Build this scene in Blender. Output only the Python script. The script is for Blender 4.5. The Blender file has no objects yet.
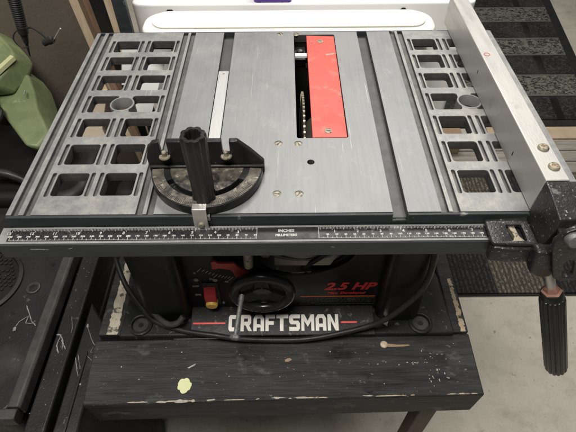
import bpy, bmesh, math, random
from mathutils import Vector, Matrix, Euler
random.seed(7)
S = bpy.context.scene
C = S.collection
PI = math.pi

# ------------------------------------------------------------------ materials
class NT:
    def __init__(s, m):
        m.use_nodes = True
        s.t = m.node_tree
        s.b = s.t.nodes['Principled BSDF']
        s.co = s.t.nodes.new('ShaderNodeTexCoord').outputs['Object']
    def n(s, t, **k):
        x = s.t.nodes.new(t)
        for a, v in k.items(): setattr(x, a, v)
        return x
    def l(s, a, b): s.t.links.new(a, b)
    def mapped(s, scale=(1, 1, 1), rot=(0, 0, 0), loc=(0, 0, 0)):
        m = s.n('ShaderNodeMapping')
        m.inputs['Scale'].default_value = scale; m.inputs['Rotation'].default_value = rot; m.inputs['Location'].default_value = loc
        s.l(s.co, m.inputs['Vector']); return m.outputs[0]
    def noise(s, scale, detail=4, rough=.6, vec=None, dist=0):
        x = s.n('ShaderNodeTexNoise')
        x.inputs['Scale'].default_value = scale; x.inputs['Detail'].default_value = detail
        x.inputs['Roughness'].default_value = rough; x.inputs['Distortion'].default_value = dist
        s.l(vec or s.co, x.inputs['Vector']); return x.outputs[0]
    def ramp(s, fac, a, b, lo=0., hi=1.):
        x = s.n('ShaderNodeMapRange'); x.inputs['From Min'].default_value = a; x.inputs['From Max'].default_value = b
        x.inputs['To Min'].default_value = lo; x.inputs['To Max'].default_value = hi
        s.l(fac, x.inputs['Value']); return x.outputs[0]
    def math(s, op, a, b=0., c=None):
        x = s.n('ShaderNodeMath', operation=op)
        for i, v in enumerate((a, b, c)):
            if v is None: continue
            if isinstance(v, (int, float)): x.inputs[i].default_value = v
            else: s.l(v, x.inputs[i])
        return x.outputs[0]
    def mix(s, fac, a, b):
        x = s.n('ShaderNodeMix', data_type='RGBA')
        if isinstance(fac, (int, float)): x.inputs[0].default_value = fac
        else: s.l(fac, x.inputs[0])
        for i, v in ((6, a), (7, b)):
            if isinstance(v, tuple): x.inputs[i].default_value = (*v[:3], 1)
            else: s.l(v, x.inputs[i])
        return x.outputs[2]
    def bump(s, h, dist, strength=1.):
        x = s.n('ShaderNodeBump'); x.inputs['Distance'].default_value = dist; x.inputs['Strength'].default_value = strength
        s.l(h, x.inputs['Height']); s.l(x.outputs[0], s.b.inputs['Normal'])
    def xyz(s, v=None):
        x = s.n('ShaderNodeSeparateXYZ'); s.l(v or s.co, x.inputs[0]); return x.outputs

def mat(name, c1, c2=None, rough=.5, metal=0., scale=20, stretch=(1, 1, 1), bump=0., bscale=None, spot=None, rvar=.1, spec=.5):
    """c1/c2 mixed by noise; spot = list of (colour, noise scale, threshold, softness)"""
    m = bpy.data.materials.new(name); t = NT(m)
    t.b.inputs['Metallic'].default_value = metal; t.b.inputs['Roughness'].default_value = rough
    t.b.inputs['Specular IOR Level'].default_value = spec
    v = t.mapped(stretch)
    n = t.noise(scale, 6, .65, v)
    col = t.mix(t.ramp(n, .3, .7), c1, c2 or c1)
    for k, (sc, s_, th, so) in enumerate(spot or []):
        sn = t.noise(s_, 3, .6, t.mapped((1, 1, 1), (.3 * k, .2, .5), (k * 3.1, 1, 2)))
        col = t.mix(t.ramp(sn, th, th + so), col, sc)
    t.l(col, t.b.inputs['Base Color'])
    r = t.ramp(t.noise(scale * 2.3, 4, .6, v), .25, .75, max(rough - rvar, .03), min(rough + rvar, 1))
    t.l(r, t.b.inputs['Roughness'])
    if bump: t.bump(t.noise(bscale or scale * 4, 4, .6, v), bump)
    return m

def wood(name, c1, c2, scale=14, stretch=(1, 12, 12), bump=.0006, rough=.7, spot=None):
    m = bpy.data.materials.new(name); t = NT(m)
    v = t.mapped(stretch)
    n = t.noise(scale, 8, .7, v, .6)
    f = t.noise(scale * 5, 5, .7, t.mapped((stretch[0] * .6, stretch[1] * 1.3, stretch[2] * 1.3)), .2)
    k = t.math('ADD', t.math('MULTIPLY', n, .6), t.math('MULTIPLY', f, .4))
    col = t.mix(t.ramp(k, .36, .64), c1, c2)
    for j, (sc, s_, th, so) in enumerate(spot or []):
        sn = t.noise(s_, 4, .65, t.mapped((1, 1.6, 1.6), (0, 0, 0), (j * 2.7, .4, .8)))
        col = t.mix(t.ramp(sn, th, th + so), col, sc)
    t.l(col, t.b.inputs['Base Color']); t.b.inputs['Roughness'].default_value = rough
    t.bump(k, bump); return m

def table_metal():
    m = bpy.data.materials.new('cast_aluminium'); t = NT(m)
    X = t.xyz()
    big = t.noise(9, 6, .62)
    fine = t.noise(160, 5, .7)
    streak = t.noise(30, 5, .7, t.mapped((7, .35, 1)))
    base = t.mix(t.ramp(big, .32, .68), (.160, .166, .170), (.225, .230, .231))
    base = t.mix(t.ramp(streak, .35, .75, 0, .35), base, (.30, .30, .295))
    base = t.mix(t.ramp(fine, .55, .8, 0, .45), base, (.25, .25, .24))
    # grime smears and dark worn patches
    g = t.noise(22, 7, .72, t.mapped((1, .8, 1), (0, 0, .4), (4, 2, 0)))
    base = t.mix(t.ramp(g, .55, .72, 0, .45), base, (.165, .165, .158))
    # pale, chalky corrosion, mostly in blotches
    w = t.noise(14, 7, .75, t.mapped((1.3, 1, 1), (0, 0, 1.1), (8, 5, 1)))
    base = t.mix(t.ramp(w, .55, .72, 0, .28), base, (.38, .378, .36))
    # beige chalky oxide, heavier over the ribbed extensions
    ext_ = t.math('MAXIMUM', t.math('LESS_THAN', X[0], .159), t.math('GREATER_THAN', X[0], .487))
    ox = t.ramp(t.noise(38, 6, .75, t.mapped((1, 1, 1), (0, 0, .2), (2, 7, 0))), .44, .66)
    base = t.mix(t.math('MULTIPLY', t.math('MULTIPLY', ox, ext_), .55), base, (.40, .385, .345))
    # fine long scratches, two directions, and brown stains
    s1 = t.noise(60, 2, .5, t.mapped((14, .35, 1), (0, 0, .25))); base = t.mix(t.ramp(s1, .70, .76, 0, .22), base, (.45, .45, .44))
    s3 = t.noise(34, 2, .5, t.mapped((11, .25, 1), (0, 0, -.9), (5, 5, 0))); base = t.mix(t.ramp(s3, .71, .74, 0, .5), base, (.52, .52, .5))
    s2 = t.noise(60, 2, .5, t.mapped((.5, 12, 1), (0, 0, .5), (3, 1, 0))); base = t.mix(t.ramp(s2, .72, .76, 0, .45), base, (.18, .18, .175))
    br = t.noise(7, 5, .7, t.mapped((1, 1, 1), (0, 0, 0), (11, 3, 0))); base = t.mix(t.ramp(br, .60, .72, 0, .35), base, (.30, .26, .20))
    # tiny pits
    p = t.noise(420, 2, .5); base = t.mix(t.ramp(p, .70, .76, 0, .6), base, (.14, .14, .13))
    # grime lying in the grooves (cut lower than the top); deepest slots darker still
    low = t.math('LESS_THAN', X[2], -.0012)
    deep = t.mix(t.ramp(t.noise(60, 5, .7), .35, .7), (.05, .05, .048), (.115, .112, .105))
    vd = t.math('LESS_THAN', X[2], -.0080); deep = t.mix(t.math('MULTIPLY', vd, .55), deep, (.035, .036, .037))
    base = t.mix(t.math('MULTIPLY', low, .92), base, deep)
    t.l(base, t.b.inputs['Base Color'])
    t.b.inputs['Metallic'].default_value = .38
    t.l(t.ramp(big, .3, .7, .44, .62), t.b.inputs['Roughness'])
    h = t.math('ADD', t.math('MULTIPLY', fine, .6), t.math('MULTIPLY', streak, .4))
    t.bump(h, .00025)
    return m

def concrete():
    m = bpy.data.materials.new('concrete'); t = NT(m)
    a = t.noise(2.6, 8, .68); b = t.noise(22, 6, .7); c = t.noise(140, 3, .6)
    col = t.mix(t.ramp(a, .32, .68), (.365, .34, .285), (.48, .45, .38))
    col = t.mix(t.ramp(b, .5, .72, 0, .5), col, (.27, .25, .21))
    col = t.mix(t.ramp(t.noise(9, 7, .75, t.mapped((1, 1, 1), (0, 0, .7), (3, 3, 0))), .6, .68, 0, .45), col, (.22, .20, .17))
    col = t.mix(t.ramp(c, .68, .78, 0, .6), col, (.12, .10, .085))
    v = t.n('ShaderNodeTexVoronoi', feature='DISTANCE_TO_EDGE'); v.inputs['Scale'].default_value = 1.3
    t.l(t.mapped((1, 1, 1), (0, 0, .5)), v.inputs['Vector'])
    dk = t.noise(5, 6, .7, t.mapped((1, 1, 1), (0, 0, 0), (7, 2, 0))); col = t.mix(t.ramp(dk, .52, .70, 0, .4), col, (.20, .18, .145))
    gr = t.noise(60, 3, .6, t.mapped((1, 1, 1), (0, 0, .3), (1, 2, 0))); col = t.mix(t.ramp(gr, .66, .72, 0, .6), col, (.13, .11, .09))
    t.l(col, t.b.inputs['Base Color']); t.b.inputs['Roughness'].default_value = .8
    t.bump(t.math('ADD', b, c), .0015); return m

def mat_rug():
    """rubber-backed entry mat: rows of flecked blocks, set by world-metric rows"""
    m = bpy.data.materials.new('flecked_mat_pile'); t = NT(m); X = t.xyz()
    rowf = t.math('DIVIDE', X[1], .173)
    row = t.math('FLOOR', rowf)
    odd = t.math('MODULO', t.math('ADD', row, 20), 2)          # 1 on light rows
    fr = t.math('FRACT', rowf)
    edge = t.math('MAXIMUM', t.math('LESS_THAN', fr, .07), t.math('GREATER_THAN', fr, .93))
    # joints in the dark rows
    xs = t.math('SUBTRACT', X[0], t.math('MULTIPLY', X[1], .14))
    xf = t.math('FRACT', t.math('DIVIDE', t.math('ADD', xs, 2.095), .52))
    jl = t.math('LESS_THAN', xf, .065)
    joint = t.math('MULTIPLY', jl, t.math('SUBTRACT', 1, odd))
    worm = t.noise(62, 4, .62, t.mapped((.8, 1, 1)), 1.2)
    fleck_l = t.ramp(worm, .42, .56)
    fleck_d = t.ramp(t.noise(80, 4, .6, None, 1.), .48, .62)
    dark = (.012, .012, .012); mid = (.05, .05, .046); lite = (.17, .165, .14)
    a = t.mix(fleck_l, dark, lite); b = t.mix(fleck_d, dark, mid)
    col = t.mix(odd, b, a)
    le = t.math('MULTIPLY', edge, .8)
    col = t.mix(le, col, t.mix(odd, (.012, .012, .012), (.11, .11, .095)))
    col = t.mix(joint, col, (.004, .004, .004))
    dust = t.ramp(t.noise(4, 5, .6), .45, .75, 0, .22); col = t.mix(dust, col, (.2, .18, .15))
    t.l(col, t.b.inputs['Base Color']); t.b.inputs['Roughness'].default_value = .95
    t.bump(t.math('ADD', worm, t.noise(500, 2)), .003); return m

def mat_ribbed():
    """coarse woven mat"""
    m = bpy.data.materials.new('coarse_woven_pile'); t = NT(m)
    w = t.n('ShaderNodeTexWave', wave_type='BANDS', bands_direction='X'); w.inputs['Scale'].default_value = 22
    w.inputs['Distortion'].default_value = 2.5; w.inputs['Detail'].default_value = 3; w.inputs['Detail Scale'].default_value = 6
    t.l(t.co, w.inputs['Vector'])
    n = t.noise(160, 3, .6, t.mapped((1, .6, 1)))
    k = t.math('MULTIPLY', w.outputs['Fac'], t.ramp(n, .35, .6))
    X = t.xyz()
    lt = t.mix(k, (.035, .031, .025), (.22, .19, .145)); dk = t.mix(k, (.008, .008, .008), (.05, .05, .047))
    zone = t.math('LESS_THAN', t.math('FRACT', t.math('DIVIDE', t.math('ADD', X[0], .030), .44)), .36)
    t.l(t.mix(zone, dk, lt), t.b.inputs['Base Color']); t.b.inputs['Roughness'].default_value = .95
    t.bump(k, .004); return m

M = {}
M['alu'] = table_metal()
M['fence_alu'] = mat('drawn_aluminium', (.41, .405, .385), (.48, .47, .445), .42, .4, 12, (3, .5, 3), .0001, 200, [((.28, .27, .25), 26, .66, .1)])
M['apron'] = mat('dark_painted_edge', (.026, .030, .033), (.045, .049, .052), .5, .1, 25, (1, 6, 6), .0002, 180, [((.22, .22, .21), 40, .66, .06), ((.4, .4, .38), 130, .73, .03)])
M['rail'] = mat('grey_painted_rail', (.046, .051, .053), (.062, .067, .069), .45, .15, 14, (1, 4, 4), .0002, 180, [((.32, .32, .3), 90, .72, .03), ((.04, .04, .04), 25, .66, .08)])
M['rail_top'] = mat('dusty_rail_top', (.17, .175, .17), (.27, .27, .258), .6, .2, 60, (1, 3, 3), .0002, 200)
M['scale'] = mat('black_scale', (.012, .012, .013), (.03, .03, .03), .42, 0, 50, spot=[((.14, .14, .13), 70, .62, .12)])
M['ink'] = mat('pale_ink', (.55, .55, .52), (.35, .35, .33), .6, 0, 90)
M['white_ink'] = mat('white_lettering', (.88, .86, .78), (.80, .77, .69), .6, 0, 60, spot=[((.22, .21, .19), 160, .66, .08)])
M['red_ink'] = mat('red_lettering', (.90, .06, .05), (.8, .05, .045), .5)
M['orange_ink'] = mat('orange_stripe', (.8, .19, .03), (.65, .14, .02), .5)
M['red'] = mat('red_enamel', (.56, .072, .050), (.49, .062, .044), .5, 0, 9, (1, 1, 1), .0002, 150, [((.33, .06, .045), 14, .50, .25), ((.40, .13, .10), 45, .58, .12), ((.60, .34, .30), 300, .73, .03), ((.14, .05, .04), 150, .68, .05)])
M['red_switch'] = mat('red_plastic', (.36, .02, .025), (.45, .03, .03), .4)
M['yellow'] = mat('yellow_plastic', (.9, .58, .14), (.85, .5, .1), .45)
M['black_paint'] = mat('black_enamel', (.010, .010, .011), (.024, .024, .024), .33, 0, 30, (1, 1, 1), .0003, 200, [((.16, .16, .15), 110, .70, .05)])
M['black_cast'] = mat('worn_black_casting', (.016, .016, .017), (.035, .035, .034), .34, .2, 50, (1, 1, 1), .0006, 260, [((.30, .30, .29), 330, .64, .05), ((.13, .13, .12), 60, .64, .08)])
M['panel'] = mat('black_panel', (.006, .006, .0065), (.012, .012, .012), .36, 0, 20, spot=[((.08, .08, .075), 80, .70, .07)])
M['base'] = mat('moulded_black_plastic', (.0105, .011, .011), (.024, .024, .0235), .48, 0, 11, (1, 1, 1), .0004, 320, [((.10, .097, .09), 16, .62, .2), ((.12, .115, .105), 70, .62, .08), ((.3, .29, .27), 210, .71, .03)])
M['handle'] = mat('black_bakelite', (.009, .009, .009), (.017, .017, .017), .24, 0, 40, spot=[((.12, .12, .11), 200, .72, .05)])
M['rubber'] = mat('black_rubber', (.014, .014, .014), (.028, .028, .027), .42, 0, 40)
M['bronze'] = mat('worn_grey_bronze', (.035, .031, .026), (.17, .15, .12), .55, .3, 90, (1, 1, 1), .0005, 200, [((.30, .27, .22), 150, .58, .1), ((.02, .02, .019), 40, .54, .1)])
M['brass'] = mat('dull_brass', (.24, .21, .155), (.36, .32, .24), .5, .45, 120, (1, 1, 1), .0003, 500, [((.07, .06, .05), 220, .55, .12)])
M['steel'] = mat('bright_steel', (.5, .49, .45), (.62, .6, .55), .35, .7, 60, spot=[((.25, .2, .14), 90, .62, .1)])
M['dull_steel'] = mat('dull_steel', (.16, .16, .155), (.26, .26, .25), .5, .5, 120, (1, 1, 1), .0004, 500)
M['rust'] = mat('rusty_steel', (.17, .075, .05), (.26, .14, .10), .75, .1, 120, (1, 1, 1), .0004, 300)
M['blade'] = mat('saw_blade_steel', (.20, .19, .17), (.33, .30, .26), .4, .6, 50)
M['tooth'] = mat('carbide_tooth', (.62, .54, .42), (.42, .34, .24), .45, .3, 200)
M['bar'] = mat('bright_aluminium_bar', (.40, .41, .405), (.47, .47, .46), .4, .35, 30, (4, .5, 1), .0001, 200)
M['beam'] = wood('black_stained_wood', (.005, .0052, .0054), (.044, .044, .0425), 9, (1, 9, 9), .0009, .55, [((.12, .118, .11), 18, .60, .16), ((.005, .005, .005), 13, .62, .1), ((.16, .14, .11), 90, .66, .06), ((.24, .23, .2), 230, .69, .03)])
M['raw_edge'] = wood('worn_bare_wood', (.34, .26, .17), (.60, .50, .35), 16, (1, 8, 8), .0006, .8, [((.05, .05, .045), 60, .58, .06)])
M['tan_edge'] = wood('paint_worn_wood', (.30, .27, .2), (.56, .51, .40), 20, (8, 1, 8), .0008, .8, [((.08, .075, .065), 55, .56, .06)])
M['pale_wood'] = wood('pale_pine', (.42, .31, .20), (.60, .48, .34), 8, (9, 9, 1), .0003, .7)
M['brown_wood'] = wood('brown_wood', (.13, .075, .045), (.24, .15, .095), 8, (9, 9, 1), .0003, .6)
M['grey_plank'] = wood('weathered_plank', (.15, .135, .115), (.34, .31, .265), 7, (1, 10, 10), .002, .85)
M['tan_strip'] = mat('tan_boards', (.36, .28, .19), (.46, .37, .26), .8, 0, 12)
M['paper'] = mat('white_paper', (.78, .78, .76), (.85, .85, .83), .8, 0, 6)
M['cream'] = mat('cream_board', (.50, .40, .29), (.66, .57, .44), .75, 0, 8, spot=[((.32, .22, .12), 20, .62, .08)])
M['cardboard'] = mat('brown_cardboard', (.25, .17, .10), (.33, .235, .15), .85, 0, 20)
M['white'] = mat('white_plastic', (.70, .685, .63), (.76, .745, .69), .38, 0, 5, (1, 1, 1), .0002, 60)
M['white2'] = mat('white_enamelled_steel', (.84, .84, .83), (.86, .86, .85), .3, 0, 5)
M['purple'] = mat('purple_plastic', (.10, .045, .33), (.12, .055, .38), .4)
M['drum'] = mat('brown_grey_plastic', (.12, .10, .078), (.16, .135, .105), .5, 0, 5, (1, 1, 1), .0008, 70, [((.23, .20, .165), 9, .60, .25)])
M['green'] = mat('faded_green_plastic', (.085, .108, .045), (.165, .195, .090), .5, 0, 14, (1, 1, 1), .0008, 60, [((.33, .38, .22), 30, .66, .1), ((.09, .115, .05), 8, .56, .2)])
M['green_lip'] = mat('pale_green_lip', (.36, .38, .19), (.44, .45, .25), .4, 0, 12)
M['case'] = mat('scuffed_black_case', (.010, .010, .0098), (.019, .0185, .0175), .45, 0, 8, (1, 1, 1), .0005, 240, [((.065, .063, .058), 7, .56, .25), ((.10, .095, .085), 45, .66, .08), ((.28, .27, .25), 240, .74, .03)])
M['case_rim'] = mat('dusty_case_rim', (.024, .024, .023), (.065, .062, .057), .5, 0, 25, (1, 1, 1), .0004, 240)
M['dark'] = mat('near_black_plastic', (.006, .006, .006), (.012, .012, .0115), .5, 0, 14, spot=[((.09, .09, .085), 190, .72, .04)])
M['scratch'] = mat('pale_scratch', (.28, .28, .27), (.12, .12, .115), .8, 0, 120)
M['paintblob'] = mat('pale_yellow_paint', (.72, .75, .42), (.65, .67, .38), .6, 0, 100)
M['chip'] = mat('chipped_white_paint', (.50, .48, .42), (.26, .22, .17), .8, 0, 200)
M['concrete'] = concrete(); M['rug'] = mat_rug(); M['weave'] = mat_ribbed()
M['rubber_edge'] = mat('black_rubber_edging', (.010, .010, .010), (.02, .02, .02), .7, 0, 40)
M['motor'] = mat('grey_motor_casting', (.24, .225, .19), (.34, .32, .27), .5, .3, 20)

# ------------------------------------------------------------------ mesh helpers
def finish(name, bm, m, parent=None, bevel=0., seg=2, smooth=True, ang=35):
    me = bpy.data.meshes.new(name)
    bmesh.ops.recalc_face_normals(bm, faces=bm.faces)
    bm.to_mesh(me); bm.free()
    for x in (m if isinstance(m, (list, tuple)) else [m]): me.materials.append(x)
    if smooth:
        for p in me.polygons: p.use_smooth = True
        try: me.set_sharp_from_angle(angle=math.radians(ang))
        except Exception: pass
    o = bpy.data.objects.new(name, me); C.objects.link(o)
    if bevel:
        b = o.modifiers.new('b', 'BEVEL'); b.width = bevel; b.segments = seg; b.limit_method = 'ANGLE'; b.angle_limit = math.radians(38); b.harden_normals = False
    if parent:
        o.parent = parent
        w = Vector((0, 0, 0)); q = parent
        while q: w += q.location; q = q.parent
        me.transform(Matrix.Translation(-w))
    return o
def box(bm, x0, x1, y0, y1, z0, z1, mi=0, M4=None):
    vs = [bm.verts.new((x, y, z)) for z in (z0, z1) for (x, y) in ((x0, y0), (x1, y0), (x1, y1), (x0, y1))]
    fs = [(0, 3, 2, 1), (4, 5, 6, 7), (0, 1, 5, 4), (1, 2, 6, 5), (2, 3, 7, 6), (3, 0, 4, 7)]
    F = [bm.faces.new([vs[i] for i in f]) for f in fs]
    for f in F: f.material_index = mi
    if M4: bmesh.ops.transform(bm, matrix=M4, verts=vs)
    return vs
def prism(bm, pts, a, b, axis='z', mi=0):
    """polygon pts extruded from a to b along an axis; pts are the two other coordinates in xyz order"""
    def P(p, t):
        return {'z': (p[0], p[1], t), 'y': (p[0], t, p[1]), 'x': (t, p[0], p[1])}[axis]
    A = [bm.verts.new(P(p, a)) for p in pts]; B = [bm.verts.new(P(p, b)) for p in pts]
    F = [bm.faces.new(A), bm.faces.new(B[::-1])]
    n = len(pts)
    for i in range(n): F.append(bm.faces.new((A[i], A[(i + 1) % n], B[(i + 1) % n], B[i])))
    for f in F: f.material_index = mi
    return A + B
def rrect(x0, x1, y0, y1, r, n=5):
    out = []
    for cx, cy, a0 in ((x1 - r, y1 - r, 0), (x0 + r, y1 - r, 90), (x0 + r, y0 + r, 180), (x1 - r, y0 + r, 270)):
        for k in range(n + 1):
            a = math.radians(a0 + 90 * k / n); out.append((cx + r * math.cos(a), cy + r * math.sin(a)))
    return out
def circ(cx, cy, r, n=32, a0=0, a1=360, close=False):
    N = n if a1 - a0 >= 360 else n + 1
    return [(cx + r * math.cos(math.radians(a0 + (a1 - a0) * k / n)), cy + r * math.sin(math.radians(a0 + (a1 - a0) * k / n))) for k in range(N)]
def lathe(bm, prof, c, ax=Vector((0, 0, 1)), n=32, fl=0, flr=0., mi=0):
    """prof = [(radius, height)] about axis ax through c; fl flutes of relative depth flr"""
    ax = Vector(ax).normalized(); u = ax.orthogonal().normalized(); v = ax.cross(u); c = Vector(c)
    rings = []
    for r, h in prof:
        ring = []
        for k in range(n):
            a = 2 * PI * k / n
            rr = r * (1 - flr * (.5 + .5 * math.cos(fl * a)) ** 2) if fl and r > 0 else r
            ring.append(bm.verts.new(c + ax * h + (u * math.cos(a) + v * math.sin(a)) * rr))
        rings.append(ring)
    for A, B in zip(rings, rings[1:]):
        for k in range(n):
            f = bm.faces.new((A[k], A[(k + 1) % n], B[(k + 1) % n], B[k])); f.material_index = mi
    closed = abs(prof[0][0] - prof[-1][0]) + abs(prof[0][1] - prof[-1][1]) < 1e-6
    for R_, ok in ((rings[0], prof[0][0] > 1e-6 and not closed), (rings[-1], prof[-1][0] > 1e-6 and not closed)):
        if ok:
            f = bm.faces.new(R_); f.material_index = mi
    bmesh.ops.remove_doubles(bm, verts=[v for R_ in rings for v in R_], dist=1e-7)
def spline(pts, n=8):
    P = [Vector(p) for p in pts]; out = []
    for i in range(len(P) - 1):
        a = P[max(i - 1, 0)]; b = P[i]; c = P[i + 1]; d = P[min(i + 2, len(P) - 1)]
        for k in range(n):
            t = k / n
            out.append(.5 * ((2 * b) + (c - a) * t + (2 * a - 5 * b + 4 * c - d) * t * t + (3 * b - a - 3 * c + d) * t ** 3))
    out.append(P[-1]); return out
def tube(bm, pts, r, n=12, flat=None, mi=0):
    P = [Vector(p) for p in pts]; rings = []; prev = None
    for i, p in enumerate(P):
        t = (P[min(i + 1, len(P) - 1)] - P[max(i - 1, 0)]).normalized()
        u = (prev - t * prev.dot(t)).normalized() if prev else t.orthogonal().normalized()
        prev = u; v = t.cross(u); rr = r(i / (len(P) - 1)) if callable(r) else r
        rings.append([bm.verts.new(p + (u * math.cos(2 * PI * k / n) + v * math.sin(2 * PI * k / n)) * rr) for k in range(n)])
    for A, B in zip(rings, rings[1:]):
        for k in range(n):
            f = bm.faces.new((A[k], A[(k + 1) % n], B[(k + 1) % n], B[k])); f.material_index = mi
    bm.faces.new(rings[0]).material_index = mi; bm.faces.new(rings[-1]).material_index = mi
def blob(bm, cx, cy, z, r, h=.0006, n=14, sx=1, sy=1, rot=0, jit=.3):
    pts = []
    for k in range(n):
        a = 2 * PI * k / n; q = r * (1 + random.uniform(-jit, jit))
        x, y = q * math.cos(a) * sx, q * math.sin(a) * sy
        pts.append((cx + x * math.cos(rot) - y * math.sin(rot), cy + x * math.sin(rot) + y * math.cos(rot)))
    prism(bm, pts, z, z + h)
def cutbool(o, bm):
    me = bpy.data.meshes.new('cut'); bmesh.ops.recalc_face_normals(bm, faces=bm.faces); bm.to_mesh(me); bm.free()
    c = bpy.data.objects.new('cut', me); C.objects.link(c); c.matrix_world = o.matrix_world
    md = o.modifiers.new('bool', 'BOOLEAN'); md.operation = 'DIFFERENCE'; md.object = c; md.solver = 'EXACT'; md.use_self = True
    dg = bpy.context.evaluated_depsgraph_get(); dg.update()
    nm = bpy.data.meshes.new_from_object(o.evaluated_get(dg)); old = o.data
    o.modifiers.clear(); o.data = nm; bpy.data.objects.remove(c)
def text_mesh(body, size, sx=1., shear=0., bold=0., spacing=1., align='CENTER'):
    cu = bpy.data.curves.new('t', 'FONT'); cu.body = body; cu.size = size; cu.align_x = align; cu.align_y = 'CENTER'
    cu.shear = shear; cu.offset = bold; cu.space_character = spacing; cu.resolution_u = 3; cu.extrude = .0002
    o = bpy.data.objects.new('t', cu); C.objects.link(o)
    dg = bpy.context.evaluated_depsgraph_get(); dg.update()
    me = bpy.data.meshes.new_from_object(o.evaluated_get(dg)); bpy.data.objects.remove(o)
    me.transform(Matrix.Diagonal((sx, 1, 1, 1))); return me
def add_text(bm, mat4, *a, **k):
    me = text_mesh(*a, **k); me.transform(mat4); bm.from_mesh(me); bpy.data.meshes.remove(me)
def thing(name, label, cat, loc=(0, 0, 0), group=None):
    o = bpy.data.objects.new(name, None); o.empty_display_size = .05; C.objects.link(o); o.location = loc
    return tag(o, label, cat, group)
def tag(o, label, cat, group=None):
    o['label'] = label; o['category'] = cat
    if group: o['group'] = group
    return o
def struct(o): o['kind'] = 'structure'; return o
def disp(o, s, size, mid=0.):
    t = bpy.data.textures.new('n', 'CLOUDS'); t.noise_scale = size
    d = o.modifiers.new('d', 'DISPLACE'); d.texture = t; d.strength = s; d.texture_coords = 'GLOBAL'; d.mid_level = .5

T = .900; W = .6484; D = .408; WT = .6512
FLOOR = 0.

# ------------------------------------------------------------------ TABLE SAW
saw = thing('table_saw', 'benchtop table saw with worn cast aluminium table, black base and red throat plate', 'table saw', (.324, .2, .612))

# table top (origin on its own top surface so the groove grime sits in the grooves)
bm = bmesh.new(); box(bm, 0, WT, .004, D - .004, -.013, 0)
top = finish('table_top', bm, M['alu'], None, smooth=False)
cb = bmesh.new()
rows = [.0325, .0852, .1378, .1895, .2410, .2925, .3440]
HW, HH = .0375, .0375
colsL = [.0390, .0957]; colsR = [W - .0957 - HW, W - .0390 - HW]
grv = []
for cols in (colsL, colsR):
    for ri, y in enumerate(rows):
        hh = HH if ri < 6 else .034
        for x in cols:
            prism(cb, rrect(x, x + HW, y, y + hh, .004), -.03, .01)
            for gx in (x - .0070, x + HW + .0021):
                if ri == 3 and (.07 < gx < .10 or W - .10 < gx + .0049 < W - .07): continue
                prism(cb, rrect(gx, gx + .0049, y - .001, y + hh + .001, .0022, 4), -.0036, .01)
cutbool(top, cb)
cb = bmesh.new()
for x in (.0055, .0192, .1432, .1554):
    box(cb, x, x + .0080, -.01, D + .01, -.0046, .01)
for x in (W - .0192, W - .1440, W - .1568):
    box(cb, x - .0086, x, -.01, D + .01, -.0046, .01)
SLL = (.2100, .2275); SLR = (.4290, .4455)
for a, b in (SLL, SLR): box(cb, a, b, -.02, D + .02, -.0095, .01)
cutbool(top, cb)
cb = bmesh.new()
prism(cb, rrect(.3250, .3915, .1315, .3945, .003), -.03, .01)
for x in (.0840, W - .0825): prism(cb, circ(x, .2075, .0155), -.0301, .0101)
prism(cb, circ(.3412, .0863, .0046, 20), -.031, .011)
for x, y in ((.3014, .1218), (.3266, .1208), (.3002, .0335), (.3256, .0330), (.3024, .3972), (.3288, .3968)):
    prism(cb, circ(x, y, .0052, 20), -.0009, .012)
cutbool(top, cb)
top.data.transform(Matrix.Translation((0, 0, 0)))
bmx = bmesh.new(); bmx.from_mesh(top.data)
bmesh.ops.remove_doubles(bmx, verts=bmx.verts, dist=1e-6); bmx.to_mesh(top.data); bmx.free()
for p in top.data.polygons: p.use_smooth = False
b = top.modifiers.new('b', 'BEVEL'); b.width = .00055; b.segments = 2; b.limit_method = 'ANGLE'; b.angle_limit = math.radians(50)
top.parent = saw; top.location = Vector((0, 0, T)) - saw.location

# round bosses in the extension grids
for x in (.0840, W - .0825):
    bm = bmesh.new()
    lathe(bm, [(.0142, -.016), (.0168, -.016), (.0168, .0002), (.0162, .0008), (.0146, .0008), (.0142, .0002), (.0142, -.016)], (x, .2075, T), n=40)
    finish('round_boss', bm, M['alu'], saw)
    bpy.data.objects
# aprons
bm = bmesh.new()
prev = 0.
for a, b in (SLL, SLR, (WT, WT)):
    box(bm, prev, a, 0, .0036, T - .0195, T - .0006)
    if a < WT: box(bm, a + .00001, b - .00001, .0002, .0036, T - .0195, T - .0102)
    prev = b
finish('front_apron', bm, M['apron'], saw, .0008)
bm = bmesh.new(); box(bm, .002, WT - .002, D - .0036, D, T - .030, T - .0008)
finish('rear_apron', bm, M['apron'], saw, .0006)
for x0 in (0.0006, WT - .0042):
    bm = bmesh.new(); box(bm, x0, x0 + .0036, .0045, D - .0045, T - .022, T - .0135)
    finish('side_apron', bm, M['apron'], saw)
# ribs that join main table and extensions below
bm = bmesh.new()
bm.free()
for x in (.150, .492):
    bm = bmesh.new(); box(bm, x, x + .006, .006, D - .006, T - .034, T - .0132)
    finish('table_rib', bm, M['apron'], saw)

# table screws
def screw_mesh(r, slot=True):
    bm = bmesh.new()
    lathe(bm, [(r, -.0006), (r, .0002), (r * .8, .0006), (0, .0007)], (0, 0, 0), n=20)
    if slot: box(bm, -r * .8, r * .8, -r * .12, r * .12, .0006, .0009, 1)
    me = bpy.data.meshes.new('screw'); bm.to_mesh(me); bm.free()
    me.materials.append(M['brass']); me.materials.append(M['black_cast']); return me
sm = screw_mesh(.0044)
for i, (x, y) in enumerate(((.3014, .1218), (.3266, .1208), (.3002, .0335), (.3256, .0330), (.3024, .3972), (.3288, .3968))):
    o = bpy.data.objects.new('table_screw', sm); C.objects.link(o); o.parent = saw
    o.location = Vector((x, y, T - .0009)) - saw.location; o.rotation_euler = (0, 0, .7 + i * 1.1)

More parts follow.
